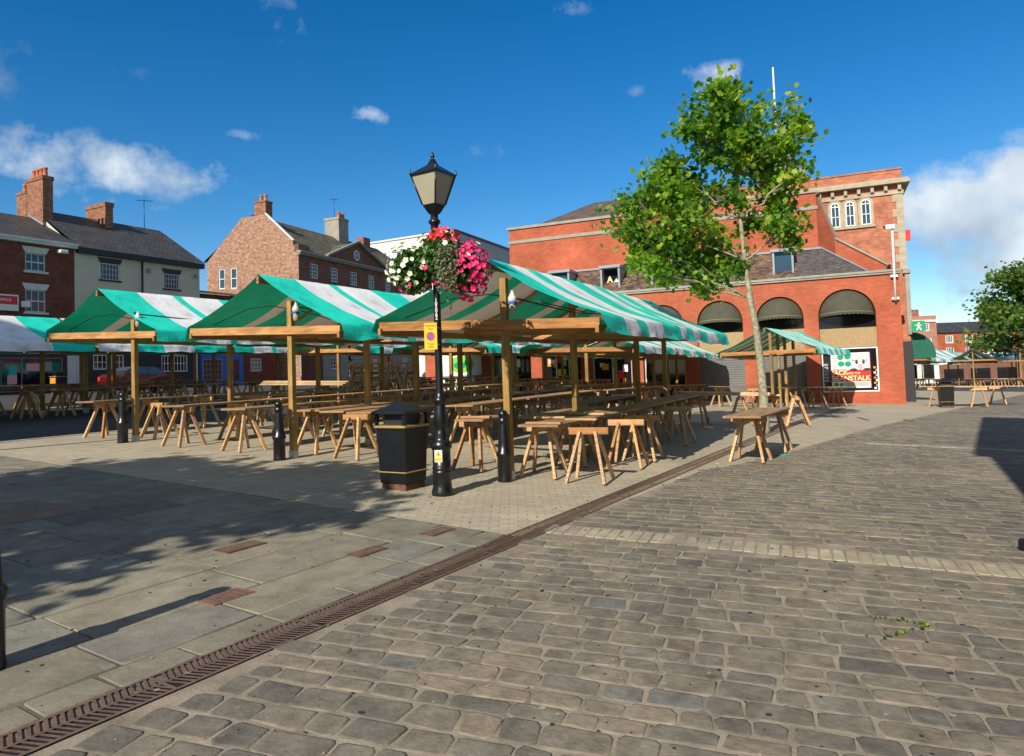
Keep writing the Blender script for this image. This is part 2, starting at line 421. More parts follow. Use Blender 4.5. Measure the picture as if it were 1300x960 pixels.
def stone_cell(mb, cx, cy, ex, ey, L, W, tint, h=.002, inset=.018, jit=.008, rnd=.035, dome=0):
    """one paving stone centred at cx,cy; ex along, ey across"""
    z0 = zg(cx, cy)
    gx = zg(cx+ex[0]*.3, cy+ex[1]*.3)-z0; gy = zg(cx+ey[0]*.3, cy+ey[1]*.3)-z0
    a, b = L/2, W/2
    pts = [(-a+rnd,-b),(a-rnd,-b),(a,-b+rnd),(a,b-rnd),(a-rnd,b),(-a+rnd,b),(-a,b-rnd),(-a,-b+rnd)]
    pts = [(p+R.uniform(-jit, jit), q+R.uniform(-jit, jit)) for p, q in pts]
    tz = h+R.uniform(-.002, .003); tl = R.uniform(-.02, .02)*dome; tm = R.uniform(-.02, .02)*dome
    def W3(p, q, z): return (cx+ex[0]*p+ey[0]*q, cy+ex[1]*p+ey[1]*q, z0+gx*p/.3+gy*q/.3+z+tl*p+tm*q)
    n = len(mb.v)
    fa, fb = (a-inset)/a, (b-inset)/b
    fa2, fb2 = (a-inset*2.6)/a, (b-inset*2.6)/b
    for p, q in pts: mb.v.append(W3(p, q, -.014))
    for p, q in pts: mb.v.append(W3(p*fa, q*fb, tz-.0015))
    for p, q in pts: mb.v.append(W3(p*fa2, q*fb2, tz+.0))
    for r in range(2):
        for k in range(8):
            i, j = n+r*8+k, n+r*8+(k+1) % 8
            mb.f.append((i, j, j+8, i+8)); mb.m.append(0); mb.c.append(tint); mb.smf.append(True)
    mb.f.append(tuple(n+16+k for k in range(8))); mb.m.append(0); mb.c.append(tint); mb.smf.append(False)

def inview(x, y, m=1.5): return y > 1.3 and abs(x) < .76*y+m
# strips of pale stone crossing the cobbles
ST1 = ((.30, 7.25), (.93, -.367), .36); ST2 = ((7.06, 14.35), (.90, -.43), .16)
def instrip(x, y, S_, pad=.1):
    (ax, ay), (dx, dy), w = S_
    u = (x-ax)*dx+(y-ay)*dy; v = -(x-ax)*dy+(y-ay)*dx
    return u > -.2 and -w/2-pad < v < w/2+pad
e1 = Vector((.952, -.305)).normalized(); e2 = Vector((-e1.y, e1.x))
mb = MB()
v = -12.0
while v < 34:
    w = R.uniform(.135, .215); u = -12+R.uniform(0, .3)
    wav = R.uniform(0, 6)
    while u < 30:
        L = R.choice((.16,.18,.20,.22,.24,.26,.28,.32))*R.uniform(.93, 1.07)
        uu = u+L/2; vv = v+w/2+.02*sin(uu*.7+wav*.2)
        x = e1.x*uu+e2.x*vv; y = e1.y*uu+e2.y*vv
        if inview(x, y) and y < 27.5 and x > xb(y)+.10 and x < 24 and not instrip(x, y, ST1, .08) and not instrip(x, y, ST2, .06):
            tn = min(1, max(0, R.gauss(.42, .2)))
            if R.random() < .2: tn = R.uniform(0, 1)
            stone_cell(mb, x, y, e1, e2, L-.001, w+.001, tn, inset=.006, rnd=.022, dome=.35, jit=.013)
        u += L+.010
    v += w+.012
tag(mb.build('cobbles', M['cobble'], tints=True), kind='structure')
mb = MB()
for (ax, ay), (dx, dy), w in (ST1, ST2):
    ex = Vector((dx, dy)).normalized(); ey = Vector((-ex.y, ex.x)); n = 0
    step = .105 if w > .2 else .16
    while n*step < 12:
        x, y = ax+ex.x*(n+.5)*step, ay+ex.y*(n+.5)*step
        if inview(x, y, 3): stone_cell(mb, x, y, ex, ey, step-.008, w, R.random(), h=.001, inset=.004, rnd=.010, jit=.004)
        n += 1
tag(mb.build('stone_strip', M['strip_stone'], tints=True), kind='structure')

# flagstones on the left of the drain
DA = Vector((.529, .849)); DB = Vector((-.849, .529)); DP = Vector((-1.92, 3.81))
def d2w(a, b): p = DP+DA*a+DB*b; return p.x, p.y
def toST(x, y):
    v = (x-P3[0], y-P3[1]); return v[0]*U1[0]+v[1]*U1[1], v[0]*U2[0]+v[1]*U2[1]
mb = MB(); b = .145; row = 0
widths = [.26,.52,.66,.58,.72,.5,.74,.62,.68,.55,.7,.62,.66,.6,.7,.64,.7,.6,.7,.66]
for w in widths:
    bc = b+w/2
    # end of the row at the block paving
    lo, hi = -6, 14
    for _ in range(30):
        a = (lo+hi)/2; s, t = toST(*d2w(a, bc))
        if t < tab(s): lo = a
        else: hi = a
    aend = lo; a = -5-R.random()
    while a < aend-.15:
        L = R.uniform(.35, .7) if row == 0 else R.uniform(.6, 1.5)
        if a+L > aend-.35: L = aend-a
        x, y = d2w(a+L/2, bc)
        if y > 0 and abs(x) < .8*y+4:
            tn = min(1, max(0, R.gauss(.4, .25)))
            stone_cell(mb, x, y, DA, DB, L-.012, w-.014, tn, h=.001, inset=.005, jit=.007, rnd=.012, dome=.12)
        a += L
    b += w; row += 1
tag(mb.build('flagstones', M['flag'], tints=True), kind='structure')

# drain grating
mb = MB(); a = -3.0; W2 = .125
def dp(a, b, z=0): x, y = d2w(a, b); return (x, y, zg(x, y)+z)
k = 0
while a < 27:
    a2 = a+1.0
    mb.face([dp(a, -W2, -.006), dp(a2, -W2, -.006), dp(a2, W2, -.006), dp(a, W2, -.006)][::-1], 1)
    for q0, q1 in ((-W2-.01, -W2+.012), (W2-.012, W2+.01), (-.008, .008)):
        P = [dp(a, q0, .005), dp(a2, q0, .005), dp(a2, q1, .005), dp(a, q1, .005)]
        mb.face(P[::-1], 0)
    mb.face([dp(a, -W2, .0055), dp(a+.022, -W2, .0055), dp(a+.022, W2, .0055), dp(a, W2, .0055)][::-1], 0)
    n = 26 if a < 12 else 16
    for i in range(n):
        c0 = a+.03+(a2-a-.03)*i/n; wd = .5/n
        for sg in (-1, 1):
            q0, q1 = (0, W2) if sg > 0 else (-W2, 0)
            sh = .05
            s0, s1 = (0, sh) if sg > 0 else (sh, 0)
            mb.face([dp(c0+s0, q0, .004), dp(c0+s0+wd, q0, .004), dp(c0+s1+wd, q1, .004), dp(c0+s1, q1, .004)][::-1], 0)
    a = a2
dr = mb.build('drain_grate', [M['cast_iron'], M['dark_trim']])
tag(dr, 'long rusty iron drain grating running diagonally across the paving', 'drain')
def cover(name, x, y, L, W, label, mat=None, cat='drain cover', ang=None, bars=5):
    t = thing(name, (x, y, zg(x, y)), atan2(DA.y, DA.x) if ang is None else ang, label, cat)
    g = .0234*cos(t.rotation_euler.z-pi/2)
    m1 = MB(); 
    m1.box(-L/2, L/2, -W/2, W/2, -.01, .004)
    f = m1.build('frame', mat or M['rust'], t)
    m2 = MB()
    for i in range(bars):
        xx = -L/2+.03+(L-.06)*(i+.5)/bars
        m2.box(xx-(L/bars)*.33, xx+(L/bars)*.33, -W/2+.025, W/2-.025, .0045, .007)
    m2.build('lid', M['cast_iron'], t)
    return t
cover('drain_cover', -2.55, 6.54, .42, .24, 'rusty ribbed iron cover in the flagstones, leftmost of four')
cover('drain_cover', -1.36, 6.38, .36, .2, 'small dark iron cover beside a long joint in the middle flagstones')
cover('drain_cover', -.81, 7.1, .36, .2, 'rusty iron cover in the flagstones nearest the lamp post')
cover('drain_cover', -2.15, 5.2, .34, .26, 'orange rusted sunken cover at the tip of the bollard shadow', M['rust_stain'])
cover('drain_slot', 7.9, 20.4, .1, 1.25, 'thin rusty slot drain left of three near the poster window', ang=-.25, bars=1)
cover('drain_slot', 10.1, 20.6, .1, 1.3, 'thin rusty slot drain in the pale paving below the brick pier', ang=-.25, bars=1)
cover('drain_slot', 10.9, 19.6, .1, 1.3, 'thin dark slot drain on the edge of the cobbles', ang=-.3, bars=1)
mb = MB()
p0, p1 = Vector((-11.5, 10.8)), Vector((-8.2, 15.2)); dd = (p1-p0).normalized(); nn = Vector((-dd.y, dd.x))*.035
for k in range(10):
    a_, b_ = p0+(p1-p0)*(k/10), p0+(p1-p0)*((k+1)/10)
    mb.face([(q.x, q.y, zg(q.x, q.y)+.004) for q in (a_-nn, b_-nn, b_+nn, a_+nn)])
tag(mb.build('drain_slot', M['cast_iron']), 'long thin brown slot drain in the paving before the left stall', 'drain cover')

# ------------------------------------------------------------------ stalls
HW = 1.82; TILT = .045
NATTER = [(0, .9, 'g'), (.9, 1.8, 'w'), (1.8, 2.03, 'g'), (2.03, 3.1, 'w'), (3.1, 4.17, 'g'), (4.17, 5.2, 'w')]
def make_stall(label, s0, t0, t1, posts, stripes, lamp=True, rz=None, org=None, tilt=TILT, hscale=1, group='striped market stalls in rows', mats=None, cables=True, seed=0):
    rr = random.Random(seed*7+3)
    if org is None: org = st(s0, t0)
    x0, y0 = org
    rz = -YAW if rz is None else rz
    T = t1-t0
    d = (-sin(rz), cos(rz))
    g = (zg(x0+d[0]*T, y0+d[1]*T)-zg(x0, y0))/T
    root = thing('market_stall', (x0, y0, zg(x0, y0)), rz, label, 'market stall', group)
    def Z(x, y, z): return z*hscale+g*y-tilt*x
    def roof(x): return 3.10-.87*abs(x)/HW
    frames = sorted(set([T-.15]+[p[1]-t0 for p in posts]))
    for px, pt in posts:
        y = pt-t0
        pm = MB(); pm.box(px-.05, px+.05, y-.05, y+.05, g*y-tilt*px-.1, Z(px, y, roof(px)-.04-.05*sin(pi*abs(px)/HW)))
        pm.build('post', M['post_wood'], root, bevel=.006)
        f = MB(); f.box(px-.056, px+.056, y-.056, y+.056, g*y-tilt*px-.09, g*y-tilt*px+.13); f.build('post_shoe', M['steel'], root)
    for y in frames:
        if any(abs(y-(p[1]-t0)) < .01 for p in posts) or y == .12:
            yy = y-.075
            cm = MB(); cm.bar((-HW, yy, Z(-HW, yy, 2.2)), (HW-.02, yy, Z(HW, yy, 2.2)), .05, .14); cm.build('crossbeam', M['beam_wood'], root, bevel=.004)
        for sg in ((-1, 1) if y > 1 else ()):
            rm = MB()
            for q0, q1 in ((0, .25), (.25, .5), (.5, .75), (.75, .97)):
                zz = [3.20-.88*q-.09*sin(pi*q)-.075 for q in (q0, q1)]
                rm.bar((sg*HW*q0, y, Z(sg*HW*q0, y, zz[0])), (sg*HW*q1, y, Z(sg*HW*q1, y, zz[1])), .035, .05)
            rm.build('rafter', M['beam_wood'], root)
    rm = MB(); rm.bar((0, -.02, Z(0, 0, 3.10)), (0, T, Z(0, T, 3.10)), .05, .12); rm.build('ridge_beam', M['beam_wood'], root)
    for sg in (-1, 1):
        em = MB(); em.bar((sg*(HW-.04), 0, Z(sg*HW, 0, 2.12)), (sg*(HW-.04), T, Z(sg*HW, T, 2.12)), .05, .10); em.build('eave_beam', M['beam_wood'], root)
    # cloth
    left = [(0, 1.25, 'g'), (1.25, 1.5, 'w'), (1.5, 2.6, 'g'), (2.6, 3.6, 'w'), (3.6, 4.4, 'g'), (4.4, 9, 'w')] if stripes is NATTER else stripes
    ycol = []; cm_ = []; cl_ = []
    for a, b, c in stripes:
        a, b = max(a, 0), min(b, T)
        if b <= a: continue
        n = max(1, int(round((b-a)/.15)))
        for k in range(n):
            ycol.append(a+(b-a)*k/n); cm_.append(0 if c == 'g' else 1)
            ym = a+(b-a)*(k+.5)/n; cl_.append(next((0 if q[2] == 'g' else 1 for q in left if q[0] <= ym < q[1]), 1))
    ycol.append(min(stripes[-1][1], T))
    qs = [k/10 for k in range(11)]
    prof = []
    for q in reversed(qs): prof.append((-1, q, 0))
    for q in qs[1:]: prof.append((1, q, 0))
    prof = [(-1, 1, .26), (-1, 1, .18), (-1, 1, .1), (-1, 1, .04)]+prof+[(1, 1, .04), (1, 1, .1), (1, 1, .18), (1, 1, .26)]
    P = []
    ph = rr.uniform(0, 9)
    for sg, q, dr_ in prof:
        row = []
        for y in ycol:
            x = sg*q*(HW+.02); z = 3.20-.88*q-.09*sin(pi*q)*(1.0 if q < 1 else 0)
            nz = mnoise.noise(Vector((x*1.3+ph, y*1.1, seed*3.1)))
            z += .035*nz*(q > 0)-.01*sin(pi*y/T)+.012*mnoise.noise(Vector((x*2.5, y*4.2+ph, seed)))
            if dr_:
                n2 = mnoise.noise(Vector((dr_*9+ph, y*3.2, sg*5+seed)))
                n3 = mnoise.noise(Vector((ph, y*1.7, sg*5+seed+9)))
                x += sg*(.015+.09*n2*dr_/.26+.24*dr_); z -= dr_*(1+.16*n3); 
            row.append((x, y+.0, Z(x, y, z)))
        P.append(row)
    cb = MB(); cb.grid(P, mats=lambda i, j: cl_[j] if i < 14 else cm_[j])
    cb.build('canopy', mats or [M['green_cloth'], M['white_cloth']], root)
    if lamp:
        px, pt = posts[0]; y = pt-t0-.02
        lm = MB(); X = px+.14; z = Z(px, y, 2.48)
        lm.lathe([(.012, z+.2), (.03, z+.15), (.06, z+.1), (.065, z+.04), (.04, z+.03)][::-1], 10, 0, X, y)
        lm.lathe([(.03, z-.13), (.05, z-.09), (.052, z-.02), (.04, z+.03)], 10, 2, X, y)
        lm.box(X-.05, X+.05, y-.05, y+.05, z-.0, z+.03, 1)
        lm.bar((px, y, z+.18), (X, y, z+.18), .015, .015, 3)
        L_ = lm.build('lamp', [M['offwhite'], M['blue'], M['lamp_glass'], M['black']], root)
    if cables:
        c = MB(); y = .3
        c.tube([(-1.5, y, Z(-1.5, y, 2.34)), (-.6, y, Z(-.6, y, 2.62)), (0, y, Z(0, y, 2.66)), (.7, y, Z(.7, y, 2.55)), (1.5, y, Z(1.5, y, 2.36))], .008, 5)
        c.tube([(posts[0][0], posts[0][1]-t0, Z(0, 0, 2.6)), (posts[0][0]+.1, T*.5, Z(0, 0, 2.5)), (posts[0][0], T, Z(0, T, 2.6))], .012, 5)
        c.build('cable', M['black'], root)
    return root
# front three rows
make_stall('tall striped stall behind the lamp post, its gable hung behind the flower basket', .34, -.15, 5.1, [(.34, 0), (.34, 2.56)], [(0, .95, 'g'), (.95, 1.55, 'w'), (1.55, 2.0, 'g'), (2.0, 3.0, 'w'), (3.0, 4.15, 'g'), (4.15, 4.6, 'w'), (4.6, 5.25, 'g')], seed=1)
make_stall('striped stall joined on behind the lamp post stall, ending nearest the tree', .40, 5.2, 9.0, [(.6, 5.6), (.5, 8.2)], [(0, .7, 'w'), (.7, 1.5, 'g'), (1.5, 2.5, 'w'), (2.5, 3.8, 'g')], lamp=False, cables=False, seed=2)
make_stall('middle striped stall with a bollard at its front post', 4.95, .12, 5.3, [(.63, .24), (.7, 2.2), (.9, 3.6)], NATTER, seed=3)
make_stall('striped stall joined on behind the middle front stall', 4.95, 5.45, 9.4, [(.6, 5.9), (.6, 8.6)], NATTER, lamp=False, cables=False, seed=4)
make_stall('leftmost of the three big gabled front stalls', 9.98, .42, 5.6, [(1.02, .55), (1.0, 3.0)], NATTER, seed=5)
make_stall('striped stall joined on behind the left front stall', 9.98, 5.75, 9.7, [(.9, 6.1), (.9, 9.0)], NATTER, lamp=False, cables=False, seed=6)
# row across the road at the left edge
make_stall('shaded striped stall at the left edge across the road', 17.6, -1.3, 4.0, [(-.2, .4), (-.3, 3.75)], [(0, .5, 'g'), (.5, 1.9, 'w'), (1.9, 2.15, 'g'), (2.15, 4.1, 'w'), (4.1, 5.3, 'g')], lamp=False, cables=False, seed=7, tilt=.03, hscale=.92)
make_stall('second striped stall of the row across the road', 17.6, 4.1, 9.0, [(0, 4.9), (.1, 5.6), (0, 8)], [(0, 1.2, 'w'), (1.2, 2.2, 'g'), (2.2, 3.3, 'w'), (3.3, 4.9, 'g')], lamp=False, cables=False, seed=8, tilt=.03, hscale=.92)
make_stall('third striped stall of the row across the road', 17.6, 9.1, 14, [(0, 9.8), (0, 13)], NATTER, lamp=False, cables=False, seed=9, tilt=.03, hscale=.92)
make_stall('far striped stall in front of the parked red car', 21.9, 3.0, 8.0, [(0, 3.5), (0, 7.4)], NATTER, lamp=False, cables=False, seed=10, tilt=.03, hscale=.92)
make_stall('far striped stall beside the parked red car', 21.9, 8.1, 13.2, [(0, 8.7), (0, 12.4)], NATTER, lamp=False, cables=False, seed=11, tilt=.03, hscale=.92)
# back block
k = 12
BACK = 'rear striped stalls beyond the cross aisle'
for s0 in (3.3, 8.2, 13.1):
    for i, ta in enumerate((10.9, 15.7, 20.5)):
        if s0 == 3.3 and i == 2: tb = ta+3.6
        else: tb = ta+4.6
        make_stall('striped rear stall beyond the cross aisle, seen under the front canopies', s0, ta, tb, [(.1, ta+.6), (-.1, tb-.7)], NATTER if i != 1 else [(0, .9, 'w'), (.9, 1.9, 'g'), (1.9, 2.9, 'w'), (2.9, 3.9, 'g'), (3.9, 4.8, 'w')], lamp=False, cables=False, seed=k, group=BACK, tilt=.03, hscale=.9); k += 1
# small stall before the arcade on the right
make_stall('lone small striped stall with four posts right of the young tree', 0, 0, 4.2, [(.15, .15), (.05, 1.2), (0, 2.1), (0, 3.1)], [(0, .35, 'g'), (.35, .7, 'w'), (.7, 1.05, 'g'), (1.05, 1.4, 'w'), (1.4, 1.75, 'g'), (1.75, 2.1, 'w'), (2.1, 2.45, 'g'), (2.45, 2.8, 'w'), (2.8, 3.15, 'g'), (3.15, 3.5, 'w'), (3.5, 4.2, 'g')], rz=radians(-40), org=(9.55, 26.7), tilt=0, lamp=False, cables=False, seed=40, hscale=.95)
# distant stalls on the right
DIST = [(40.6, 62.5, -33, 'distant dark gabled stall straight behind the table with the small bin'), (34.6, 62.0, -52, 'distant stall just right of the green awning, its roof sloping towards the cobbles'),
        (47.3, 66, -33, 'distant gabled stall just left of the far tree trunk'), (53.5, 66, -50, 'distant pale roofed stall right of the far tree trunk'), (33.8, 70, -33, 'small brown gabled stall beside the green awning')]
for i, (x, y, rz, lb) in enumerate(DIST):
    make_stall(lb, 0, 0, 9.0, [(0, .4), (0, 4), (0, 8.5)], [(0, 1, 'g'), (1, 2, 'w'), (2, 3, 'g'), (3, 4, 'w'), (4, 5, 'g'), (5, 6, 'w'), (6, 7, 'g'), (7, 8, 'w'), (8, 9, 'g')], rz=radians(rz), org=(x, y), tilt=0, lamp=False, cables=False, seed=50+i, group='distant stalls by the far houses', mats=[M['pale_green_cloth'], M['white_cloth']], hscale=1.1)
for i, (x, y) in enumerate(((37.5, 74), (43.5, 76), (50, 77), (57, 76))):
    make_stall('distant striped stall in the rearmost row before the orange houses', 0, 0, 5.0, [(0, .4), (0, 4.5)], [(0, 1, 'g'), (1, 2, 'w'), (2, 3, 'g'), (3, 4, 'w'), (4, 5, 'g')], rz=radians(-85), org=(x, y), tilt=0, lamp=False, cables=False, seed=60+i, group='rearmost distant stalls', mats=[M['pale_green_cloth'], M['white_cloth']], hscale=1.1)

# ------------------------------------------------------------------ trestles and boards
def make_trestle():
    root = thing('trestle', (0, 0, 0), 0, 'x', 'trestle')
    b = MB(); b.box(-.29, .29, -.04, .04, .655, .75); b.build('top_bar', M['pine'], root, bevel=.004)
    for sx in (-1, 1):
        for sy in (-1, 1):
            m = MB(); m.bar((sx*.27, sy*.28, 0), (sx*.11, sy*.055, .70), .062, .042, up=(sx*1, 0, 0)); m.build('leg', M['pine'], root, bevel=.003)
    return root
def make_board(w, L, name='table_board', mat=None, th=.035):
    o = MB(); o.box(-w/2, w/2, 0, L, 0, th)
    return o.build(name, mat or M['board'], bevel=.004)
T0 = make_trestle(); TK = kid_tree(T0); used = [False]
def trestle(x, y, ang, label, group, dz=0):
    """ang: direction of the bar"""
    z = zg(x, y)+dz
    if not used[0]:
        used[0] = True; T0.location = (x, y, z); T0.rotation_euler = (0, 0, ang); T0['label'] = label; T0['group'] = group; o = T0
    else: o = copy_thing(T0, TK, (x, y, z), ang, label, group)
    o.scale = (1, 1, 1+R.uniform(-.012, .0))
    return o
BM = {}
def board(x, y, ang, w, L, label, group, dz=.755, mat='board', kind='table_board', cat='table board', pitch=0):
    key = (round(w, 2), round(L, 2), mat)
    if key not in BM:
        o = make_board(w, L, kind, M[mat]); BM[key] = o
    else:
        o = BM[key].copy(); C.objects.link(o)
    o.location = (x, y, zg(x, y)+dz)
    dx, dy = -sin(ang), cos(ang)
    o.rotation_euler = (atan((zg(x+dx*L, y+dy*L)-zg(x, y))/L)+pitch, 0, ang)
    o.name = kind
    tag(o, label, cat, group); return o
GT = 'wooden trestles under the stall tables'; GB = 'timber boards laid as stall tables'
barang = atan2(U1[1], U1[0])
def tlist(items):
    for s, t, lb in items:
        x, y = st(s, t); trestle(x, y, barang+R.uniform(-.12, .12), lb, GT)
def blist(items):
    for s, t, w, L, dz, lb in items:
        x, y = st(s, t); board(x, y, -YAW+R.uniform(-.02, .02), w, L, lb, GB, dz)
tlist([(10.35, .8, 'trestle under the left end of the leftmost front table'), (9.15, 1.25, 'trestle just right of the left stall post and bollard'),
       (7.5, .55, 'trestle under the near end of the second front table'), (5.85, .55, 'trestle under the near end of the third front table'),
       (4.45, .95, 'trestle just right of the middle stall post'), (3.35, .75, 'trestle left of the litter bin with a pale front leg'),
       (.9, .62, 'trestle with its own plank left of the right bollard'), (-.3, .5, 'trestle under the near end of the table by the right bollard'),
       (-1.05, .4, 'front trestle jutting out beside the table near the drain'), (-1.1, 1.95, 'second trestle jutting out beside the table near the drain'),
       (-1.1, 2.8, 'third trestle jutting out beside the table near the drain'), (-1.1, 5.2, 'far trestle at the sunlit edge under the long table'),
       (2.7, 3.4, 'trestle at the near end of the dark table behind the lamp post')])
blist([(10.35, .35, .62, 2.5, .757, 'leftmost front table board with its near end before the left bollard'),
       (7.55, .35, .62, 2.5, .757, 'near board of the second table from the left'),
       (5.85, .3, .62, 2.5, .757, 'near board of the third table from the left'),
       (4.42, .7, .55, 2.4, .757, 'left board of the wide table beside the litter bin'), (3.85, .68, .55, 2.4, .757, 'middle board of the wide table beside the litter bin'),
       (3.28, .72, .55, 2.4, .757, 'right board of the wide table beside the litter bin'),
       (2.65, 3.0, .62, 2.5, .757, 'near board of the dark table behind the lamp post'),
       (.85, .32, .5, .9, .757, 'short board on the trestle left of the right bollard'),
       (-.45, .0, .62, 2.5, .757, 'sunlit near board of the table right of the right bollard'),
       (.2, 1.3, .62, 2.5, .757, 'inner board of the sunlit table right of the right bollard')])
GTs = 'shaded trestles further back under the stalls'; GBs = 'shaded table boards further back under the stalls'
LT = 'wooden trestle in the shade further back under the stalls'; LB = 'weathered table board in the shade further back under the stalls'
def run(s, t0, t1, w=.62, first=True):
    t = t0
    while t < t1-1:
        x, y = st(s, t)
        board(x, y, -YAW+R.uniform(-.015, .015), w, 2.4, LB, GBs, .757+R.uniform(0, .004))
        for q in (.5, 1.9):
            x, y = st(s+R.uniform(-.1, .1), t+q+R.uniform(-.1, .1)); trestle(x, y, barang+R.uniform(-.15, .15), LT, GTs)
        t += 2.44
for x_, y_ in ((10.35, 1.9), (7.5, 1.9), (5.85, 1.9), (4.2, 2.3), (3.4, 2.2), (2.7, 4.7), (-.3, 1.8)):
    x, y = st(x_, y_); trestle(x, y, barang+R.uniform(-.15, .15), LT, GTs)
run(10.35, 2.9, 9.6); run(7.55, 2.9, 9.6); run(5.85, 2.85, 9.3); run(3.85, 3.2, 9.2, .9); run(2.65, 5.55, 9)
run(-.45, 2.55, 8.8); run(.9, 4.0, 8.8); run(9.0, 3.4, 9)
for s in (2.3, 4.4, 7.2, 9.2, 12.1, 14.2): run(s, 11.2, 24.5 if s > 5 else 22)
for s in (16.8, 18.6): run(s, .8, 13)
run(21, 3.2, 12)
# loose battens on the sunlit table
for i, (s, t, a, L, dz, lb) in enumerate(((-.5, .12, 2.62, .55, .80, 'pale batten lying across the near end of the sunlit table'),
        (-.75, .9, 2.7, .5, .80, 'pale batten near the right edge of the sunlit table'), (-.2, 1.0, 2.7, .5, .80, 'batten on the sunlit table nearest the stall post'),
        (-.4, 1.9, 2.5, .8, .80, 'long batten on the sunlit table further back'), (.85, .55, 2.75, .5, .80, 'batten on the short board left of the right bollard'))):
    x, y = st(s, t)
    m = MB(); m.box(-L/2, L/2, -.045, .045, 0, .03); o = m.build('timber_batten', M['pine'], None, (x, y, zg(x, y)+dz-.004), a, bevel=.003)
    tag(o, lb, 'timber batten', 'battens left on the tables')
# free-standing table by the tree
for x, y, lb in ((3.93, 11.93, 'near trestle of the free-standing table before the tree'), (4.78, 13.2, 'far trestle of the free-standing table before the tree')):
    trestle(x, y, radians(-32), lb, GT)
board(3.62, 11.35, radians(-32), .6, 2.35, 'dark worn board of the free-standing table before the tree', GB)
# pale table behind the trunk
px, py = 6.0, 18.15
board(px+.75, py-.1, radians(75), .5, 2.3, 'sunlit pale board stacked on the table behind the tree trunk', GB, .757, 'pale_board')
board(px+.6, py+.15, radians(77), .5, 2.3, 'upper pale board on the table behind the tree trunk', GB, .795, 'pale_board')
trestle(px+.5, py+.05, radians(-15), 'trestle behind the tree trunk on the right', GT)
trestle(px-.15, py+.22, radians(70), 'middle trestle under the pale boards behind the tree', GT)
trestle(px-1.2, py+.45, radians(-10), 'left trestle under the pale boards behind the tree', GT)
trestle(px+1.2, py+.0, radians(75), 'spare trestle standing just right of the tree trunk', GT)
# tables under the lone small stall
for i, (x, y) in enumerate(((10.5, 26.2), (11.5, 26.9), (12.7, 28.0), (9.0, 26.5), (8.0, 27.5), (10.9, 28.5))):
    trestle(x, y, radians(-15+i*9), 'trestle %s under the lone small stall' % ['below the front beam', 'with a white leg right of centre', 'at the far right nearest the poster', 'at the left front', 'at the far left', 'at the back'][i], GT)
board(9.9, 26.1, radians(-70), .6, 2.4, 'table board across the front of the lone small stall', GB)
board(11.7, 26.9, radians(-50), .6, 2.0, 'table board at the right side of the lone small stall', GB)
board(7.6, 27.2, radians(-80), .6, 2.4, 'table board at the left side of the lone small stall', GB)
# table beside the right hand bin
for x, y, lb in ((16.6, 27.9, 'trestle behind the small bin at the far right'), (18.0, 27.5, 'bright trestle right of the small bin'), (20.3, 29.8, 'trestle at the right end of the distant bright table')):
    trestle(x, y, radians(-30), lb, GT)
board(16.4, 28.1, radians(-78), .8, 2.4, 'bright board above the small bin at the far right', GB, .757, 'pale_board')
board(18.4, 28.6, radians(-72), .7, 2.6, 'bright long board at the far right of the cobbles', GB, .757, 'pale_board')
board(17.0, 27.6, radians(-80), .5, 1.4, 'short bright board in front of the far right table', GB, .757, 'pale_board')
# tables under distant stalls
for i in range(26):
    x, y = 34+(i%9)*2.3+R.uniform(-.6, .6), 61+(i//9)*4+R.uniform(-1, 1)
    board(x, y, radians(-85), .7, 2.0, 'table board under the distant stalls on the right', 'distant table boards', .757, 'pale_board' if i % 2 else 'board')
    trestle(x+1, y, radians(10), 'trestle under the distant stalls on the right', 'distant trestles')
# pile of stacked trestles and long boards in the middle
cx, cy = st(10.6, 11.0)
n = 0
for lay in range(4):
    for i in range(4):
        x, y = cx+i*.62-.9, cy+.15*(lay % 2)
        o = trestle(x, y, radians(4+R.uniform(-6, 6)), 'pale trestle in the stacked pile under the left stalls', 'trestles stacked in a pile', dz=.32+.17*lay+.0); n += 1
for i in range(2):
    o = board(cx-1.4+i*.0, cy-.3+i*.7, radians(-88), .5, 2.6, 'board under the stacked trestles, %s' % ('near one', 'far one')[i], GB, .28)
for i in range(3):
    x, y = st(12.8, 10.2)
    board(x-2.0, y+.2*i, radians(-92), .55, 4.5, 'long sunlit board %s under the left stalls' % ('at the bottom of the stack', 'in the middle of the stack', 'at the top of the stack')[i], GB, .757+.05*i, 'pale_board')
for q in (-1.6, .2, 1.8):
    trestle(x+q, y+.2, radians(90), 'trestle under the stack of long sunlit boards', GT)

